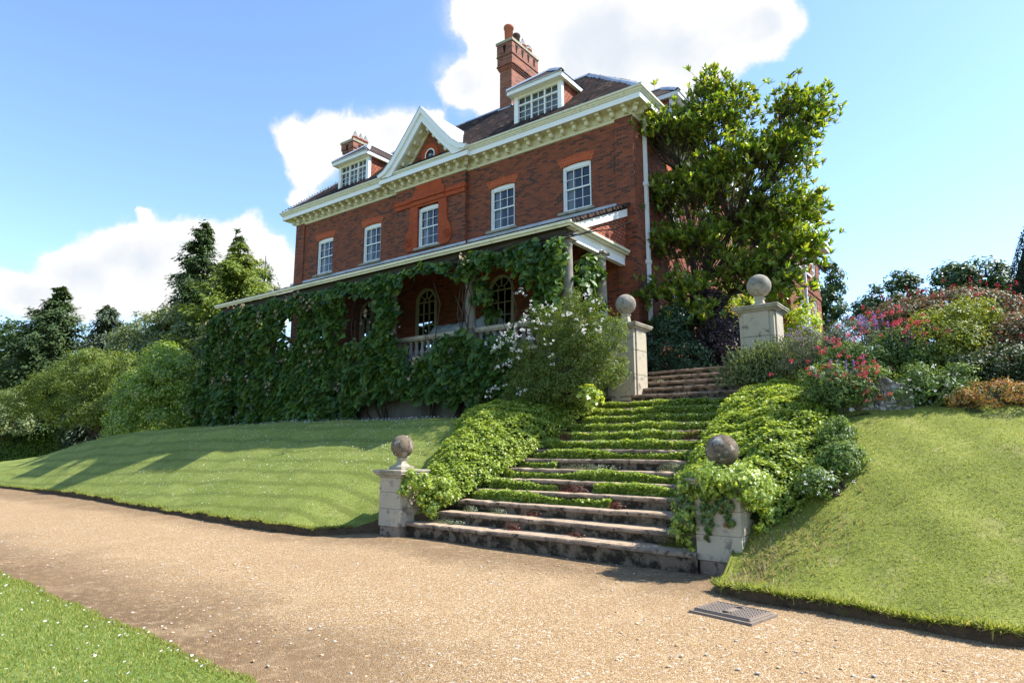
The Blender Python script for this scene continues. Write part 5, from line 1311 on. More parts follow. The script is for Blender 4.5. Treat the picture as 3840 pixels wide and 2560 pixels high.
tuft('thin red weed between the cushions and the middle of the second tread', 'weed', 'red_weed', 'red_weed', -6.5, 3, .3, .08, 120, 'long', .02, .05, G_)
tuft('dark-red plant beside the gap in the fifth ivy strip', 'weed', 'red_weed', 'red_weed', -6.2, 5, .4, .11, 420, 'oval', .015, .035, G_)
tuft('dark-red plant at the right end of the fourth ivy strip', 'weed', 'red_weed', 'red_weed', -5.1, 4, .22, .08, 180, 'oval', .02, .05, G_)
tuft('mat of grey-green weed on the bare tread under the seventh riser', 'weed', 'cushion_weed', 'grey_weed', -6.3, 7, .75, .08, 700, 'oval', .015, .035, G_)
tuft('clump of grey-green weed at the right end below the seventh riser', 'weed', 'cushion_weed', 'grey_weed', -4.65, 7, .3, .13, 420, 'oval', .015, .035, G_)
tuft('rust-red plant at the left end of the tenth ivy strip', 'weed', 'red_weed', 'red_weed', -7.75, 10, .3, .2, 420, 'oval', .02, .05, G_)
tuft('rust-red plant at the right end of the tenth ivy strip', 'weed', 'red_weed', 'red_weed', -4.65, 10, .36, .16, 420, 'oval', .02, .05, G_)
tuft('small green weed near the left end of the seventeenth riser', 'weed', 'green_weed', 'grey_weed', -6.95, 18, .25, .08, 220, 'oval', .015, .04, G_)

# ------------------------------------------------------------------ vine over the veranda
OUT = [(-25.17, 7.29), (-21.48, 7.27), (-18.35, 7.24), (-14.64, 7.38), (-13.31, 7.3), (-11.75, 7.15), (-10.02, 7.03), (-8.61, 6.94), (-8.5, 6.7), (-8.63, 5.79), (-8.84, 5.18), (-9.53, 4.91), (-10.32, 4.89), (-10.39, 3.05), (-11.06, 2.54), (-11.68, 2.4), (-13.89, 2.41), (-17.09, 2.4), (-20.99, 2.42), (-24.51, 2.39), (-26.3, 2.5), (-26.4, 5.58), (-26.2, 6.73)]
HOLES = [[(-16.37, 2.91), (-15.65, 3.05), (-14.1, 3.16), (-12.51, 2.92), (-11.68, 2.74), (-11.68, 2.3), (-16.34, 2.3)], [(-11.85, 6.26), (-11.25, 6.5), (-10.47, 6.5), (-9.95, 6.2), (-9.55, 5.5), (-9.6, 5.11), (-10.32, 4.95), (-10.44, 4.57), (-11.55, 4.6), (-11.85, 4.85)], [(-14.75, 6.29), (-14.04, 6.78), (-13.12, 6.85), (-12.55, 6.51), (-12.45, 5.7), (-11.95, 5.47), (-11.95, 5.1), (-12.63, 4.8), (-12.88, 4.4), (-13.5, 4.3), (-14.06, 4.45), (-14.6, 5.01), (-14.52, 5.42)], [(-17.35, 5.67), (-17.05, 6.5), (-16.47, 6.6), (-15.8, 6.3), (-15.7, 5.49), (-16.0, 5.2), (-16.6, 4.95), (-17.5, 4.9), (-17.3, 5.29)], [(-20.6, 6.3), (-20.4, 6.4), (-19.75, 6.3), (-19.6, 5.9), (-19.95, 5.65), (-19.9, 5.3), (-20.3, 5.2), (-20.5, 5.35)], [(-24.09, 5.25), (-22.87, 5.31), (-22.51, 4.81), (-23.55, 4.68)], [(-12.36, 5.2), (-12.36, 7.1), (-12.05, 6.6), (-12.02, 5.1)]]
vine = thing('climbing_vine', (-17.5, 13.9, 2.4), 'dense dark-green large-leaved vine draped over the veranda front and its balustrade', 'climbing plant')
n = 90000; x = RNG.uniform(-26.6, -8.4, n); z = RNG.uniform(2.35, 7.5, n)
jx, jz = x + RNG.normal(size=n) * .10, z + RNG.normal(size=n) * .10
ok = inpoly(jx, jz, OUT)
ok &= z < 7.12 + .08 * np.sin(x * 3.1)
for h in HOLES:
    hc = np.array(h).mean(0); ok &= ~inpoly(jx, jz, [(hc[0] + (q[0] - hc[0]) * 1.12, hc[1] + (q[1] - hc[1]) * 1.10) for q in h])
x = x[ok]; z = z[ok]
# bunches of growth, each bulging out and hanging in front of the next
CEN = []
for _try in range(6000):
    c_ = ((lambda q: (x[q], z[q]))(random.randrange(len(x))))
    if all((c_[0] - q[0]) ** 2 + (1.15 * (c_[1] - q[1])) ** 2 > .68 ** 2 for q in CEN): CEN.append((c_[0], c_[1], random.uniform(.32, .56), random.uniform(.42, .85), random.uniform(.2, .75)))
bmp = np.zeros(len(x)); NX = np.zeros(len(x)); NZ = np.zeros(len(x))
for (cx, cz, rx, rz, am) in CEN:
    dx, dz = (x - cx) / rx, (z - cz) / rz; h = am * np.sqrt(np.clip(1 - dx * dx - dz * dz, 0, None)); q = h > bmp
    bmp[q] = h[q]; NX[q] = dx[q]; NZ[q] = dz[q]
keep = RNG.random(len(x)) < np.where(bmp > .10, .44, .03); x = x[keep]; z = z[keep]; bmp = bmp[keep]; NX = NX[keep]; NZ = NZ[keep]; n = len(x)
low = sstep(z, 4.6, 2.6)
yv = 14.02 - bmp * (.85 + .25 * low) * (.25 + .75 * sstep(z, 7.25, 6.5)) - low * .12 - .10 * RNG.random(n)
P = np.stack([x, yv, z], 1)
N = np.stack([NX * .55, np.full(n, -.75), .55 + NZ * .55], 1) + RNG.normal(size=P.shape) * np.array([.42, .28, .36])
T = np.array([0, -.5, -1.0]) + RNG.normal(size=P.shape) * .45
print('vine leaves', n, len(CEN))
leaves('foliage', 'vine_leaf', vine, P, N, (.10 + .17 * RNG.random(n) ** .8) * (.85 + .25 * sstep(P[:, 2], 5, 3)), 'heart', T)
# vine over the right-hand end bay and bunch beside the corner column
ends = [(-8.62, 15.2, 6.45, .16, .75, .42), (-8.62, 14.8, 5.9, .14, .45, .5), (-8.7, 15.5, 5.6, .12, .35, .3), (-9.15, 13.95, 6.5, .5, .2, .45), (-9.1, 13.95, 5.7, .28, .16, .55), (-8.95, 13.92, 5.25, .22, .14, .3), (-11.75, 14.3, 6.0, .3, .3, .45), (-11.7, 14.6, 5.5, .22, .25, .25)]
P, N = clumpy(ends, 150, 9, .16, .3, .5); N[:, 1] -= .3; T = np.array([0, -.4, -1.0]) + RNG.normal(size=P.shape) * .4
leaves('end_foliage', 'vine_leaf', vine, P, N, RNG.uniform(.12, .22, len(P)), 'heart', T)
# withered leaves and tendrils
n = 420; c = RNG.choice(len(x), n // 7); cx = np.repeat(x[c], 7) + RNG.normal(size=len(c) * 7) * .12; cz = np.repeat(z[c], 7) + RNG.normal(size=len(c) * 7) * .13
P = np.stack([cx, 13.48 - .12 * RNG.random(len(cx)), cz], 1); N = np.array([0, -.8, .3]) + RNG.normal(size=P.shape) * .5
leaves('withered_leaves', 'vine_dry_leaf', vine, P, N, RNG.uniform(.05, .12, len(P)), 'heart', np.array([0, -.1, -1.0]) + RNG.normal(size=P.shape) * .4)
mb = MB(); b0 = WL[vine.name]
for k in range(46):
    xx = random.uniform(-26, -9.2); z0 = 2.4; pts = []
    if k % 3 == 0: xx = -8.83 - 3.39 * random.randint(1, 5) + random.uniform(-.2, .2)
    z1 = random.uniform(4.0, 7.2)
    for q in range(7): t = q / 6; pts.append((xx + .18 * math.sin(q * 1.9 + k) - b0.x, 13.98 + .05 * math.sin(q + k) - b0.y, z0 + (z1 - z0) * t - b0.z))
    mb.tube(pts, [.03 * (1 - .11 * q) for q in range(7)], 5)
for k in range(14):
    xx = random.uniform(-26, -9); pts = [(xx + q * .55 - b0.x, 14.1 + .06 * math.sin(q * 2 + k) - b0.y, random.uniform(7.0, 7.25) - b0.z) for q in range(6)]
    mb.tube(pts, .018, 4)
mb.build('stem', 'bark', vine, b0)

# ------------------------------------------------------------------ shrubs round the steps
def plant(name, label, cat, loc, group=None): return thing(name, loc, label, cat, group)
def bush(name, label, cat, ells, mat, nclump, per, cr, s0, s1, tpl='oval', base=None, up=.5, stems=8, shell=.55, T=None, zmin=None, group=None, stem_r=.02):
    e = np.array(ells); bz = base[2] if base else (e[:, 2] - e[:, 5]).min()
    bx, by = (base[0], base[1]) if base else (e[:, 0].mean(), e[:, 1].mean())
    p = plant(name, label, cat, (float(bx), float(by), float(bz)), group)
    P, N = clumpy(ells, nclump, per, cr, shell, up, zmin)
    leaves('foliage', mat, p, P, N, RNG.uniform(s0, s1, len(P)), tpl, None if T is None else T + RNG.normal(size=P.shape) * .5)
    tips = [tuple(v[0]) for v in (in_ell(ells, 1, .4)[0] for _ in range(stems))]
    if tips: sticks('stem', p, (bx, by, bz), tips, stem_r)
    return p
def flowers(p, mat, C_, r, per, s0, s1, name='flower_heads', tpl='oval', flat=.7):
    C_ = np.asarray(C_); P = np.repeat(C_, per, 0); o = rnd3(len(P)); P = P + o * r * np.array([1, 1, flat]) * (RNG.random(len(P)) ** .4)[:, None]
    return leaves(name, mat, p, P, o + np.array([0, -.2, .4]), RNG.uniform(s0, s1, len(P)), tpl)
rose_e = [(-9.3, 12.9, 3.9, .35, .3, .35), (-7.9, 13.0, 5.0, .3, .25, .3), (-6.75, 12.9, 4.15, .3, .3, .35), (-9.0, 13.1, 4.75, .25, .25, .35), (-7.35, 13.1, 4.75, .35, .3, .35), (-8.22, 13.3, 3.55, 1.2, .8, .9), (-8.46, 13.3, 4.45, .75, .5, .6), (-7.1, 13.1, 3.45, .55, .55, .62), (-8.95, 13.0, 3.15, .75, .6, .6), (-7.73, 13.2, 4.12, .75, .55, .6), (-8.1, 12.9, 2.9, 1.1, .5, .4), (-9.6, 13.1, 2.85, .45, .4, .4)]
p = bush('rose_bush', 'large rambling white rose bush between the veranda and the tall left pier', 'rose bush', rose_e, 'rose_leaf', 1250, 40, .16, .035, .062, 'oval', (-8.2, 13.4, 2.3), .5, 26, .5, None, None, None, .016)
C_ = []
for (cx, cy, cz, s_, k) in ((-9.35, 12.75, 4.35, .35, 26), (-9.7, 12.7, 4.1, .2, 8), (-8.6, 12.8, 4.45, .3, 13), (-9.0, 13.0, 4.8, .12, 4), (-9.35, 13.2, 5.45, .1, 4), (-8.05, 12.7, 4.85, .25, 5), (-6.9, 12.7, 4.2, .2, 7), (-7.15, 12.9, 4.9, .1, 4), (-7.6, 12.7, 4.55, .25, 6), (-9.5, 12.7, 3.6, .15, 5), (-10.1, 12.9, 2.95, .15, 5), (-10.2, 12.9, 2.4, .1, 3), (-9.2, 12.6, 3.0, .15, 4), (-8.3, 12.6, 4.0, .5, 6), (-8.9, 13.1, 5.0, .15, 4)):
    for _ in range(k): C_.append((cx + random.gauss(0, s_), cy - .25 + random.gauss(0, .12), cz + random.gauss(0, s_ * .5)))
flowers(p, 'white_petal', C_ + [(c[0] + random.gauss(0, .07), c[1], c[2] + random.gauss(0, .06)) for c in C_], .035, 9, .025, .042)
p = bush('fig_sapling', 'small bright-green fig sapling with lobed leaves at the head of the left ivy', 'sapling', [(-7.15, 12.35, 2.78, .26, .2, .2), (-7.0, 12.3, 2.66, .22, .2, .14)], 'ivy_leaf', 30, 5, .1, .09, .15, 'ivy', (-7.15, 12.4, 2.35), .8, 3, .3, None, None, None, .008)
p = bush('rosemary_bush', 'grey-green upright rosemary bush in front of the tall right pier', 'rosemary', [(-3.69, 13.95, 3.2, .62, .4, .45)], 'rosemary_leaf', 10, 10, .1, .04, .07, 'quad', (-3.7, 14.0, 2.75), .3, 0)
n = 640; bx = -3.72 + .62 * RNG.normal(size=n) * .55; by = 13.95 + .2 * RNG.normal(size=n); th = RNG.normal(size=n) * .22 + (bx + 3.72) * .35
hh = RNG.uniform(.35, 1.0, n) * (1.0 - .35 * np.abs(bx + 3.6)); P = []; N = []; T = []
for k in range(n):
    d = np.array([math.sin(th[k]), -.15 + .1 * RNG.normal(), 1.0]); m_ = 16
    for q in range(m_):
        t = q / m_; pt = np.array([bx[k], by[k], 2.75 + .15]) + d * hh[k] * t; v = RNG.normal(size=3)
        P.append(pt); T.append(d * .9 + v * .55); N.append(np.cross(d, v))
leaves('needle_spikes', 'rosemary_leaf', p, P, N, RNG.uniform(.05, .085, len(P)), 'quad', np.array(T))
bush('smoke_bush', 'dark purple-leaved shrub behind the top of the steps', 'shrub', [(-6.4, 18.3, 4.9, .85, .6, 1.0), (-5.9, 17.6, 4.3, .75, .6, .85), (-6.6, 18.5, 5.8, .6, .4, .5), (-6.2, 17.7, 4.0, .8, .5, .5)], 'purple_leaf', 560, 38, .2, .05, .09, 'oval', (-6.4, 17.9, 3.5), .4, 10)
bush('fern_shrub', 'dark ferny green shrub at the top of the steps, beside the tall left pier', 'shrub', [(-7.4, 17.2, 4.35, .85, .5, .95), (-7.7, 16.95, 3.95, .5, .4, .5), (-6.6, 16.95, 3.95, .65, .4, .5), (-7.2, 17.3, 5.0, .6, .5, .6)], 'fern_leaf', 420, 36, .18, .05, .09, 'quad', (-7.25, 17.0, 3.5), .4, 6)
bush('lime_shrub', 'sunlit lime-green shrub glimpsed through the glossy-leaved tree, by the ball of the right pier', 'shrub', [(-7.5, 24.3, 6.6, .9, .8, 1.3), (-7.0, 24.3, 5.4, .8, .8, 1.2)], 'lime_leaf', 150, 40, .25, .08, .14, 'oval', (-7.3, 24.3, 3.5), .5, 6)
bush('lime_shrub', 'sunlit lime-green shrub right of the tall right pier', 'shrub', [(-5.2, 24.0, 5.6, .7, .7, .95), (-5.3, 24.0, 4.6, .7, .7, .9)], 'lime_leaf', 130, 40, .22, .08, .14, 'oval', (-5.2, 24.0, 3.6), .5, 6)

# the glossy-leaved magnolia against the sunny side of the house
mag = plant('magnolia_tree', 'tall glossy-leaved magnolia tree standing against the right side of the brick house', 'tree', (-6.9, 19.6, 3.5))
MAG = [(-6.7, 19.8, 11.7, 1.3, 1.2, 1.6), (-7.7, 18.9, 11.6, 1.35, 1.0, .9), (-6.45, 19.8, 13.1, .6, .6, .75), (-4.0, 20.3, 11.9, .95, .8, .75), (-3.6, 20.3, 11.2, .6, .5, .5), (-5.5, 19.8, 9.9, 1.9, 1.6, 1.5), (-7.3, 19.1, 9.3, 1.45, 1.1, 1.4), (-4.6, 19.8, 8.4, 1.3, 1.2, 1.2), (-4.3, 19.3, 6.9, .95, .8, 1.0), (-7.5, 17.75, 5.95, 1.35, .6, .6), (-6.9, 17.8, 5.3, .8, .4, .5), (-8.3, 18.5, 12.0, .75, .6, .5), (-6.3, 20.4, 7.9, 1.7, 1.3, 1.3), (-5.65, 19.8, 12.6, .4, .4, .55), (-4.5, 20.0, 10.6, .95, .8, .7), (-7.2, 18.8, 7.6, 1.2, .7, 1.0), (-7.8, 18.6, 5.2, .9, .5, .5), (-5.6, 19.3, 6.6, 1.2, .9, .8), (-4.6, 19.0, 5.9, .8, .7, .6)]
w_ = np.array([e[3] * e[4] * e[5] for e in MAG]) ** .62; w_ /= w_.sum()
BR = MB(); b0 = WL[mag.name]; RP = []; RD = []
def bl(pts, r0, r1, n_=6):
    BR.tube([tuple(Vector(p_) - b0) for p_ in pts], [r0 + (r1 - r0) * k / (len(pts) - 1) for k in range(len(pts))], n_)
bl([(-7.05, 19.4, 3.3), (-7.1, 19.4, 5.0), (-7.0, 19.5, 6.6), (-6.75, 19.6, 8.2), (-6.6, 19.7, 10.0), (-6.55, 19.8, 12.2), (-6.45, 19.8, 13.6)], .17, .02, 9)
bl([(-7.4, 19.5, 3.3), (-7.5, 19.5, 5.2), (-7.3, 19.5, 7.0), (-7.3, 19.3, 8.6), (-7.5, 19.1, 10.2), (-7.7, 19.0, 11.8)], .14, .02, 8)
bl([(-7.0, 19.5, 5.2), (-6.2, 19.5, 6.2), (-5.0, 19.5, 6.6), (-4.2, 19.4, 6.9)], .09, .03, 7)
bl([(-6.95, 19.5, 7.0), (-6.1, 19.7, 8.3), (-5.2, 19.9, 9.3), (-4.5, 20.1, 10.4), (-3.9, 20.3, 11.5)], .10, .025, 7)
hub = [(-6.6, 19.7, 10.2), (-7.5, 19.1, 10.4), (-6.55, 19.8, 12.2), (-4.5, 20.1, 10.4), (-4.2, 20.2, 10.9), (-6.1, 19.7, 8.3), (-7.3, 19.4, 7.6), (-5.6, 19.8, 8.9), (-5.0, 19.5, 6.6), (-7.2, 19.0, 5.4), (-7.1, 18.8, 5.2), (-7.6, 19.1, 10.8), (-6.9, 19.5, 6.8), (-6.55, 19.8, 11.4), (-5.2, 19.9, 9.3), (-7.2, 19.3, 6.2), (-7.3, 19.3, 4.6), (-6.2, 19.5, 6.2), (-5.2, 19.5, 6.5)]
for e, ww, hb in zip(MAG, w_, hub):
    nr = int(4700 * ww)
    nb_ = max(4, nr // 9)
    for _ in range(nb_):
        d = rnd3(1)[0]; d[2] = abs(d[2]) * .8 + .1 * d[2]; rr = RNG.uniform(.55, 1.0)
        tip = np.array(e[:3]) + d * np.array(e[3:6]) * rr; mid = (np.array(hb) + tip) / 2 + RNG.normal(size=3) * .12 + np.array([0, 0, -.1])
        bl([hb, tuple(mid), tuple(tip)], .022, .006, 4)
        for _ in range(9):
            q = tip + RNG.normal(size=3) * np.array([.26, .26, .22]); RP.append(q); RD.append(unit((q - np.array(hb))[None])[0] * .6 + np.array([0, 0, .7]) + RNG.normal(size=3) * .35)
            if RNG.random() < .5: bl([tuple(tip * .6 + mid * .4), tuple(q)], .009, .005, 3)
BR.build('trunk', 'bark', mag, b0)
RP = np.array(RP); RD = unit(np.array(RD)); k = 9
P = np.repeat(RP, k, 0); D_ = np.repeat(RD, k, 0); az = rnd3(len(P)); az -= D_ * (az * D_).sum(1, keepdims=True); az = unit(az)
spread = RNG.uniform(.35, 1.5, len(P))[:, None]
T = unit(D_ + az * spread); N = unit(D_ - T * (D_ * T).sum(1, keepdims=True) + RNG.normal(size=P.shape) * .15)
P = P - D_ * RNG.uniform(0, .12, len(P))[:, None]
print('magnolia leaves', len(P))
leaves('crown', 'magnolia_leaf', mag, P, N, RNG.uniform(.14, .25, len(P)), 'long2', T)

# terracotta pot on the terrace
pot = thing('flower_pot', (-3.34, 15.5, 3.38), 'terracotta pot of purple flowers standing beside the rosemary', 'plant pot')
mb = MB(); mb.lathe([(.12, 0), (.16, .25), (.19, .5), (.235, .51), (.24, .58), (.215, .585), (.2, .5)], n=22); mb.build('pot', 'terracotta', pot, WL[pot.name])
P, N = clumpy([(-3.34, 15.5, 4.1, .36, .3, .2)], 40, 22, .1, .3); leaves('foliage', 'silver_leaf', pot, P, N, RNG.uniform(.03, .06, len(P)))
flowers(pot, 'violet_petal', [(-3.46 + random.gauss(0, .2), 15.5 + random.gauss(0, .12), 4.22 + random.gauss(0, .1)) for _ in range(26)], .035, 8, .02, .035)

# ------------------------------------------------------------------ flint wall and the flower border
fw = thing('flint_wall', (-2.0, 11.7, 2.0), 'low grey flint rubble wall half hidden by flowers at the edge of the right lawn', 'wall')
l = WL[fw.name]; mb = MB(); rows = []; nx, nz = 44, 16
prof = lambda x: np.interp(x, [-3.4, -2.6, -1.9, -1.35, -1.28, -1.0], [2.85, 2.83, 2.82, 2.7, 2.62, 2.5])
vs = []; fs = []
for i in range(nx + 1):
    x = -2.15 + 1.17 * i / nx
    for j in range(nz + 1):
        z = 1.95 + (prof(x) - 1.95) * j / nz; vs.append((x - l.x, 11.44 + random.uniform(-.022, .022) + .02 * j / nz - l.y, z + random.uniform(-.012, .012) - l.z))
    vs.append((x - l.x, 11.85 - l.y, prof(x) + random.uniform(-.02, .02) - l.z)); vs.append((x - l.x, 11.85 - l.y, 1.9 - l.z))
b_ = nz + 3
for i in range(nx):
    for j in range(nz + 2): fs.append([i * b_ + j, (i + 1) * b_ + j, (i + 1) * b_ + j + 1, i * b_ + j + 1])
fs.append(list(range(b_))); fs.append([nx * b_ + k for k in range(b_)][::-1])
mb.add(vs, fs); mb.build('rubble', 'flint_rubble', fw, l)
mb = MB(); ring(mb, 0, 0, .035, .05, -.03, .1, 16); mb.v = [(a - 1.42 - l.x, b + 11.42 - l.y, c + 2.36 - l.z) for a, b, c in mb.v]; mb.build('drain_pipe', 'terracotta', fw, l)

def valerian(label, ells, heads, base, nst=26):
    p = bush('red_valerian', label, 'flowering plant', ells, 'valerian_leaf', 230, 22, .13, .045, .085, 'long', base, .5, 0, .3, None, None, 'red valerian clumps in the border')
    sticks('stem', p, base, heads[:nst], .006, 'rosemary_leaf', 4)
    flowers(p, 'red_petal', heads, .05, 22, .018, .03, 'flower_heads', 'quad', .7)
def hd(c, s_, k): return [(c[0] + random.gauss(0, s_[0]), c[1] + random.gauss(0, s_[1]), c[2] + random.gauss(0, s_[2])) for _ in range(k)]
valerian('red valerian tumbling over the left end of the flint wall', [(-2.15, 11.35, 2.6, .45, .3, .35), (-1.85, 11.3, 2.45, .4, .25, .25), (-1.5, 11.5, 2.72, .25, .2, .14)], hd((-1.95, 11.2, 2.85), (.35, .1, .14), 28) + hd((-1.5, 11.2, 2.75), (.2, .06, .12), 20) + [(-1.62, 11.2, 2.4), (-1.58, 11.2, 2.3)], (-2.0, 11.4, 2.25))
valerian('red valerian standing behind the flint wall, in front of the grey-leaved shrub', [(-2.05, 12.5, 3.1, .4, .3, .3), (-1.7, 12.4, 3.05, .35, .3, .28)], hd((-2.0, 12.3, 3.42), (.22, .1, .13), 20) + hd((-2.35, 12.3, 3.25), (.12, .1, .08), 8), (-1.9, 12.5, 2.7))
valerian('tall crimson valerian at the centre of the border, under the fuchsia', [(-1.3, 12.7, 3.25, .45, .3, .35), (-1.0, 12.6, 3.05, .4, .3, .3)], hd((-1.4, 12.5, 3.72), (.2, .1, .12), 28) + hd((-1.0, 12.5, 3.5), (.22, .1, .14), 24), (-1.2, 12.7, 2.75))
p = bush('silver_shrub', 'grey-leaved low shrub left of the valerian, above the flint wall', 'shrub', [(-2.5, 13.2, 3.4, .6, .5, .42), (-2.05, 13.4, 3.62, .5, .5, .35), (-2.95, 13.3, 3.35, .45, .4, .35), (-2.2, 13.0, 3.2, .5, .4, .35)], 'silver_leaf', 480, 28, .13, .035, .065, 'long', (-2.4, 13.3, 2.8), .5, 10)
flowers(p, 'violet_petal', hd((-2.75, 13.0, 3.72), (.3, .1, .08), 14), .03, 8, .015, .03)
p = bush('purple_spires', 'plant with spires of violet flowers left of the red-flowered fuchsia', 'flowering plant', [(-1.75, 13.2, 3.6, .2, .2, .25)], 'silver_leaf', 30, 16, .1, .03, .06, 'long', (-1.75, 13.2, 2.9), .5, 6)
sp = [(x, y, z + .03 * q) for (x, y, z) in hd((-1.75, 13.1, 3.75), (.16, .08, .1), 16) + hd((-1.05, 12.6, 3.4), (.12, .08, .12), 8) + hd((-1.75, 11.3, 2.8), (.15, .05, .05), 5) for q in range(6)]
flowers(p, 'violet_petal', sp, .022, 6, .015, .028, 'flower_spikes')
p = bush('fuchsia_bush', 'large arching fuchsia with small crimson flowers at the top of the border', 'fuchsia', [(-1.25, 14.2, 3.95, .75, .6, .5), (-.45, 14.4, 4.15, .85, .6, .38), (-1.6, 14.0, 3.9, .38, .4, .28), (.2, 14.4, 3.95, .5, .5, .35), (-.6, 14.3, 3.6, .8, .5, .4)], 'fuchsia_leaf', 800, 28, .14, .035, .07, 'oval', (-.8, 14.3, 3.0), .5, 16, .5, None, None, 'fuchsia bushes of the border')
flowers(p, 'crimson_petal', [tuple(v + d * .05) for v, d in zip(*in_ell([(-1.25, 14.0, 4.0, .8, .5, .5), (-.3, 14.2, 4.2, .9, .5, .42)], 120, .9))], .035, 9, .02, .035, 'flower_heads', 'quad', 1.4)
p = bush('fuchsia_bush', 'fuchsia with grey-tinged leaves and crimson flowers in front of the clipped yew', 'fuchsia', [(.3, 13.3, 3.3, .45, .5, .5), (.65, 13.2, 3.2, .5, .5, .55), (.04, 12.8, 2.95, .42, .4, .35), (1.3, 13.3, 3.3, .5, .5, .5)], 'fuchsia_leaf', 560, 28, .14, .035, .07, 'oval', (.4, 13.3, 2.7), .5, 12, .5, None, None, 'fuchsia bushes of the border')
flowers(p, 'crimson_petal', [tuple(v) for v in in_ell([(.35, 13.1, 3.45, .55, .4, .45)], 40, .9)[0]], .03, 8, .02, .03, 'flower_heads', 'quad', 1.4)
bush('olive_shrub', 'yellow-green loose shrub in the middle of the border, below the fuchsia', 'shrub', [(-.65, 12.95, 3.45, .6, .5, .5), (-.2, 13.2, 3.72, .45, .4, .38), (-.8, 12.6, 2.95, .36, .35, .36), (-.35, 12.7, 3.2, .45, .4, .35)], 'olive_leaf', 430, 26, .14, .035, .065, 'oval', (-.5, 13.0, 2.75), .5, 18)
bush('twiggy_shrub', 'dark twiggy shrub behind the orange-tipped spiraea', 'shrub', [(-.2, 12.3, 2.75, .5, .4, .32), (.25, 12.4, 2.8, .5, .4, .35), (.75, 12.5, 2.8, .5, .4, .4)], 'dark_shrub_leaf', 340, 28, .13, .03, .06, 'oval', (.1, 12.4, 2.4), .5, 40)
bush('spiraea_bush', 'low orange-tipped spiraea along the far right edge of the lawn', 'shrub', [(.05, 11.55, 2.33, .48, .3, .24), (.6, 11.5, 2.3, .5, .3, .26), (-.33, 11.45, 2.27, .3, .22, .16), (1.2, 11.5, 2.3, .5, .3, .26)], 'spiraea_leaf', 330, 24, .08, .025, .045, 'oval', (.3, 11.5, 2.1), .6, 10)
p = bush('rose_bush', 'low sprawling shrub with a few white flowers between the flint wall and the spiraea', 'rose bush', [(-.92, 11.8, 2.55, .4, .3, .32), (-1.1, 11.55, 2.35, .25, .2, .18), (-.64, 11.6, 2.42, .33, .25, .24), (-.45, 11.9, 2.6, .3, .3, .25)], 'valerian_leaf', 330, 24, .11, .03, .06, 'oval', (-.8, 11.7, 2.15), .5, 14)
flowers(p, 'white_petal', hd((-.8, 11.4, 2.45), (.3, .1, .14), 36), .025, 7, .015, .03)
p = bush('wild_shrub', 'leafy green tangle with white blooms at the right foot of the right ivy mound', 'shrub', [(-1.72, 9.7, 1.42, .3, .3, .24), (-1.95, 9.15, 1.15, .24, .25, .18), (-1.85, 10.3, 1.78, .25, .3, .22)], 'valerian_leaf', 260, 26, .1, .03, .06, 'oval', (-1.7, 9.4, .95), .5, 18)
flowers(p, 'white_petal', hd((-1.8, 8.9, 1.15), (.16, .1, .1), 16), .025, 7, .015, .03)
# white drumstick flowers
ALL = [(-2.31, 11.2, 2.85), (-2.26, 11.2, 2.8), (-2.28, 11.2, 2.73), (-2.2, 11.2, 2.7), (-2.16, 11.2, 2.74), (-1.99, 11.2, 2.36), (-1.88, 11.2, 2.34), (-1.93, 11.18, 2.33), (-1.78, 11.15, 2.16), (-1.98, 11.2, 2.48)]
for (x, y, z) in ALL:
    a = thing('allium', (x, y, z - .5), 'white ball-headed allium on a thin stem at the back of the right ivy mound', 'flower', 'white alliums by the ivy mound')
    mb = MB(); mb.tube([(.03, 0, 0), (.01, 0, .25), (0, 0, .5)], .006, 5); mb.build('stem', 'rosemary_leaf', a, WL[a.name])
    o = rnd3(60); leaves('flower_head', 'white_petal', a, np.array([x, y, z]) + o * .03, o, .022, 'quad', o + rnd3(60) * .4)

# ------------------------------------------------------------------ trees and hedges behind
def conifer(name, label, base, H, Rm, mat, nb, spray, per, droop=.5, lean=(0, 0), prof=None, group=None, z0=0.08, tpl='spray', cat='tree'):
    p = plant(name, label, cat, base, group); b = np.array(base, float)
    mb = MB(); mb.tube([(0, 0, 0), (lean[0] * .5, lean[1] * .5, H * .5), (lean[0], lean[1], H * .97)], [H * .022, H * .014, .03], 7); mb.build('trunk', 'bark', p, base)
    prof = prof or (lambda t: (1 - t) ** .85)
    P = []; N = []; T = []
    for k in range(nb):
        t = z0 + (1 - z0) * (1 - RNG.random() ** .62); a = RNG.uniform(0, 2 * math.pi); L = Rm * prof(t) * (.86 + .2 * math.sin(a * 3 + t * 23) * math.sin(t * 31 + a * 2)) * RNG.uniform(.58, 1.16) + .12
        d = np.array([math.cos(a), math.sin(a), 0]); o = b + np.array([lean[0] * t, lean[1] * t, H * t])
        s_ = np.linspace(.25, 1, per) + RNG.normal(size=per) * .05
        pts = o + d * (L * s_)[:, None] + np.array([0, 0, 1]) * (L * (.35 * s_ - droop * s_ ** 2))[:, None] + RNG.normal(size=(per, 3)) * spray * np.array([.95, .95, .5]) * (1.15 - .5 * s_[:, None]) * min(1.0, .25 + L * .5)
        P.append(pts); T.append(np.tile(d * .8 + np.array([0, 0, .15 - droop * .9]), (per, 1)) + RNG.normal(size=(per, 3)) * .35)
        N.append(np.tile(np.array([0, 0, 1.0]) + d * .5, (per, 1)) + RNG.normal(size=(per, 3)) * .35)
    P = np.concatenate(P); leaves('crown', mat, p, P, np.concatenate(N), RNG.uniform(.6, 1.15, len(P)) * spray, tpl, np.concatenate(T))
    return p
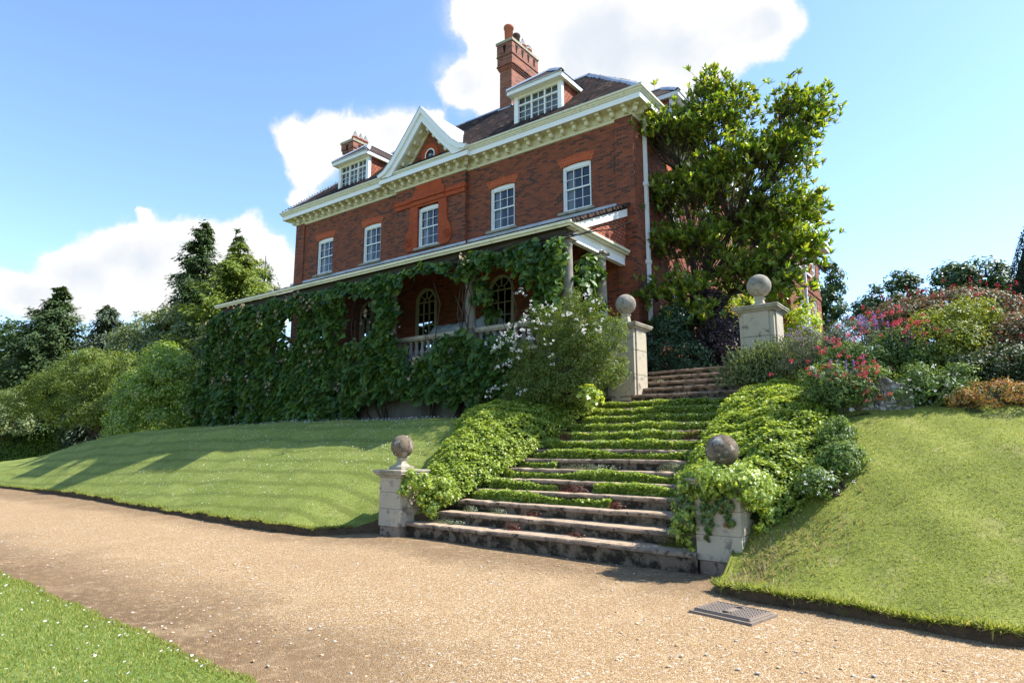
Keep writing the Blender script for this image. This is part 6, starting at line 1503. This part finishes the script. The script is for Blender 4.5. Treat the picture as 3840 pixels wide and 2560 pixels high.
def broad(name, label, ells, mat, base, nclump, per, cr, s0, s1, tpl='oval', group=None, cat='tree', up=.55, limbs=9, tr=.22):
    p = plant(name, label, cat, base, group)
    P, N = clumpy(ells, nclump, per, cr, .55, up); leaves('crown', mat, p, P, N, RNG.uniform(s0, s1, len(P)), tpl)
    mb = MB(); b0 = WL[p.name]; e = np.array(ells); c = e[:, :3].mean(0); fork = b0.lerp(Vector(c), .45)
    mb.tube([(0, 0, 0), tuple((fork - b0) * .5), tuple(fork - b0)], [tr, tr * .8, tr * .6], 8)
    for k in range(limbs):
        q = Vector(in_ell(ells, 1, .5)[0][0]); mb.tube([tuple(fork - b0), tuple(fork.lerp(q, .5) - b0 + Vector((0, 0, .3))), tuple(q - b0)], [tr * .4, tr * .22, .02], 5)
    mb.build('trunk', 'bark', p, b0)
    return p
G_ = 'trees beyond the left end of the house'
conifer('cypress_tree', 'tall dark cypress left of the house, highest of the far trees', (-58.2, 28.8, .3), 21.9, 5.6, 'dark_conifer', 560, .40, 80, .55, (.9, 0), lambda t: np.interp(t, [0, .45, .62, .8, .93, 1], [1.0, .95, .62, .38, .16, .02]), G_)
conifer('golden_cypress', 'yellow-green cypress in front of the tall dark one, touching the veranda roof', (-41.8, 23.4, .5), 15.2, 4.1, 'golden_conifer', 620, .34, 76, .12, (.4, .2), lambda t: np.interp(t, [0, .55, .75, .9, 1], [1.0, .95, .6, .24, .02]), G_)
conifer('drooping_cypress', 'dark cypress with a nodding tip peeping over the yellow-green one', (-56.7, 31.9, .3), 21.8, 2.6, 'dark_conifer', 240, .36, 60, .8, (.3, 0), lambda t: np.interp(t, [0, .75, .9, .96, 1], [1, .8, .35, .12, .16]), G_)
conifer('drooping_cypress', 'slim dark cypress just left of the house wall', (-54.9, 33.9, .3), 20.0, 1.9, 'dark_conifer', 240, .34, 60, .8, (0, 0), lambda t: np.interp(t, [0, .8, .95, 1], [1, .85, .5, .2]), G_)
conifer('cedar_tree', 'broad dark cedar with upswept branch tips above the hedge', (-63.6, 19.8, .3), 14.9, 5.2, 'dark_conifer', 520, .38, 84, .0, (.4, .2), lambda t: np.interp(t, [0, .5, .7, .85, .95, 1], [1.0, .85, .48, .2, .06, .01]), G_)
conifer('weeping_conifer', 'grey-green weeping conifer between the cedar and the tall cypress', (-54.7, 20.6, .3), 12.1, 2.6, 'grey_conifer', 460, .36, 64, .85, (.1, 0), lambda t: np.interp(t, [0, .6, .85, 1], [1.1, .95, .55, .1]), G_)
broad('dark_tree', 'dense dark tree at the far left behind the hedge', [(-74.8, 20.7, 10.6, 3.3, 3, 3.0), (-71, 21.5, 8.3, 3.7, 3, 2.7), (-77.5, 19.5, 9.3, 3, 3, 3.4), (-73, 21, 5.5, 4.5, 3, 3)], 'sycamore_leaf', (-74, 21, .2), 260, 40, .8, .3, .5, 'oval', G_)
broad('birch_tree', 'pale silvery small tree with bare twigs, below the tall cypress', [(-46.2, 19.7, 9.5, 1.5, 1.2, 1.2), (-44.3, 20.8, 9.6, 1.5, 1.2, 1.4), (-45.2, 20.4, 7.8, 2.4, 1.6, 1.6), (-47.8, 19.2, 8.2, 1.5, 1.2, 1.5), (-42.6, 21.4, 8.6, 1.5, 1.2, 1.5), (-46.8, 19.4, 6.2, 2.2, 1.4, 1.4)], 'birch_leaf', (-45.4, 20.3, .3), 420, 30, .5, .16, .28, 'oval', G_, 'tree', .5, 26, .12)
broad('willow_tree', 'spreading olive-green tree with layered branches in front of the cedar', [(-44.6, 14.2, 4.9, 1.8, 1.5, 1.3), (-42.6, 15.4, 5.8, 2.1, 1.7, 1.5), (-40.4, 16.4, 5.1, 1.9, 1.6, 1.9), (-43.2, 14.9, 3.8, 2.1, 1.5, 1.1), (-39.6, 16.6, 3.3, 1.6, 1.5, 1.5), (-41.2, 15.9, 3.7, 1.6, 1.5, 1.2), (-46.2, 13.4, 4.1, 1.1, 1.1, .8), (-37.6, 17.0, 3.6, 1.6, 1.3, 1.9), (-38.4, 17.2, 5.2, 1.4, 1.3, 1.2)], 'willow_leaf', (-42.0, 15.6, .4), 270, 130, .58, .12, .2, 'long', G_, 'tree', .5, 14, .16)
bush('laurel_bush', 'big sunlit yellow-green laurel at the left end of the veranda', 'shrub', [(-30.9, 14.5, 4.3, 1.6, 1.2, 1.3), (-31.6, 15.0, 5.4, 1.2, 1.0, .9), (-28.5, 14.9, 3.5, 1.35, 1.0, 1.2), (-30.1, 14.2, 3.1, 1.3, .9, 1.0), (-32.9, 15.2, 5.9, .9, .9, .8), (-29.6, 14.6, 4.9, .9, .8, .8)], 'laurel_leaf', 230, 130, .52, .09, .15, 'oval', (-30.3, 15, 1.6), .55, 10)
bush('laurel_bush', 'darker laurel between the sunlit one and the olive-green tree', 'shrub', [(-32.6, 14.4, 4.4, 1.25, 1.1, 1.6), (-33.2, 14.2, 3.0, 1.3, 1.0, 1.4), (-34.3, 14.8, 4.2, 1.1, 1, 1.4), (-35.4, 14.9, 2.6, 1.3, 1, 1.3)], 'laurel_leaf', 150, 120, .5, .09, .15, 'oval', (-33.3, 14.7, .8), .55, 8)
bush('holly_bush', 'dark green glossy bush pressed against the left end of the veranda', 'shrub', [(-28.3, 15.7, 5.9, 1.5, 1.1, 1.4), (-27.2, 14.6, 4.2, 1.0, .8, 1.6), (-27.3, 14.4, 3.0, 1.0, .7, .8), (-29.7, 16.2, 6.7, 1.0, 1, 1.0), (-30.2, 18.6, 5.4, 1.3, 1.2, 2.0), (-28.6, 18.2, 5.0, 1.2, 1.2, 2.0)], 'sycamore_leaf', 150, 110, .45, .09, .15, 'oval', (-28, 15.4, 2.2), .5, 8)
broad('pale_shrub', 'pale green bush at the far left edge, above the hedge', [(-56.6, 15.4, 4.4, 1.1, 1.1, 1.4), (-57.6, 14.8, 3.6, 1.3, 1.1, 1.3), (-55.8, 16.0, 3.2, 1.1, 1, .9)], 'birch_leaf', (-56.8, 15.3, .2), 160, 36, .35, .14, .24, 'oval', None, 'shrub', .5, 6, .08)
# clipped hedge
hg = thing('hedge', (-62, 20, .2), 'long clipped green hedge across the lower left', 'hedge')
a, b = np.array([-78.0, 7.2]), np.array([-50.0, 28.2]); d = (b - a) / np.linalg.norm(b - a); nrm = np.array([-d[1], d[0]]); L = np.linalg.norm(b - a)
l = WL[hg.name]; mb = MB()
pts = [a - nrm * .7, b - nrm * .7, b + nrm * .7, a + nrm * .7]
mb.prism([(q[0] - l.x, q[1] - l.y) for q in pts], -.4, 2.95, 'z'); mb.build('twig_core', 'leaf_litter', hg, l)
n = 26000; u = RNG.random(n) * L; side = RNG.random(n)
off = np.where(side < .68, -.74 - .1 * RNG.random(n), RNG.uniform(-.8, .8, n)); zz = np.where(side < .68, RNG.uniform(-.1, 3.0, n), 3.0 + .1 * RNG.random(n))
P = np.stack([a[0] + d[0] * u + nrm[0] * off, a[1] + d[1] * u + nrm[1] * off, zz + .2], 1)
N = np.where((side < .68)[:, None], np.array([-nrm[0], -nrm[1], .5]), np.array([0, 0, 1.0])) + RNG.normal(size=P.shape) * .45
leaves('foliage', 'hedge_leaf', hg, P, N, RNG.uniform(.12, .22, n), 'oval')
G_ = 'trees beyond the border on the right'
broad('sycamore_tree', 'dark green tree immediately right of the far brick wing', [(-12.1, 66.3, 16.6, 1.8, 1.8, 2.8), (-11.4, 64.7, 14.4, 1.35, 1.3, 1.7), (-12.6, 66.6, 12.4, 1.4, 1.3, 1.8), (-13.4, 66, 14.8, 1.4, 1.4, 3.0), (-12.4, 66, 9.8, 1.6, 1.4, 2.2)], 'sycamore_leaf', (-12.6, 66.3, 3), 190, 42, .55, .24, .4, 'oval', G_)
broad('sycamore_tree', 'small dark tree in open sky above the pink flowers, first right of the house', [(-5.7, 56.6, 12.9, 2.0, 1.8, 1.3), (-7.1, 55.9, 12.1, 1.3, 1.2, .75), (-4.9, 57, 14.0, 1.25, 1.2, .95), (-4.3, 57.2, 12.6, 1.4, 1.2, 1.2), (-5.4, 56.8, 11.2, 1.8, 1.5, 1.0), (-7.9, 55.6, 11.2, .9, .8, .4)], 'sycamore_leaf', (-5.4, 56.8, 4), 120, 40, .5, .22, .36, 'oval', G_)
broad('sycamore_tree', 'round-headed dark tree between the small one and the clipped yew', [(-.6, 57.8, 13.6, 2.5, 2.2, 1.8), (.2, 58.5, 12.3, 2.2, 2, 1.9), (-1.5, 56, 13.8, 1.3, 1.2, .9), (.9, 58.3, 13.6, 1.3, 1.2, 1.0), (-.4, 57.8, 11, 2.4, 2, 1.4)], 'sycamore_leaf', (-.3, 58, 4), 210, 44, .6, .22, .38, 'oval', G_)
yw = thing('yew_tree', (2.2, 29.9, 3.6), 'tall clipped conical yew at the right edge', 'tree'); l = WL[yw.name]
mb = MB(); mb.tube([(0, 0, -.3), (0, 0, 2.0)], [.22, .18], 8); mb.build('trunk', 'bark', yw, l)
mb = MB(); mb.lathe([(1.6, .5), (1.72, 1.2), (1.55, 2.6), (1.25, 3.9), (.8, 5.3), (.42, 6.2), (.05, 6.7)], n=20); mb.build('twig_core', 'leaf_litter', yw, l)
n = 15000; t = RNG.random(n) ** 1.3; th = RNG.uniform(0, 6.283, n); r = np.interp(t * 6.6, [0, .6, 1.2, 2.6, 3.9, 5.3, 6.2, 6.6], [1.5, 1.75, 1.82, 1.65, 1.33, .88, .5, .12]) + RNG.normal(size=n) * .03
o = np.stack([np.cos(th), np.sin(th), 0.25 + 0 * th], 1); P = np.array(l) + np.stack([r * np.cos(th), r * np.sin(th), t * 6.6 + .25], 1)
P2, N2 = clumpy([(2.2, 29.9, 10.35, .2, .2, .35), (2.0, 29.8, 9.9, .25, .2, .12)], 12, 20, .12, .4)
leaves('crown', 'yew_leaf', yw, np.concatenate([P, P2]), np.concatenate([o + RNG.normal(size=o.shape) * .4, N2]), RNG.uniform(.06, .12, n + len(P2)), 'oval')
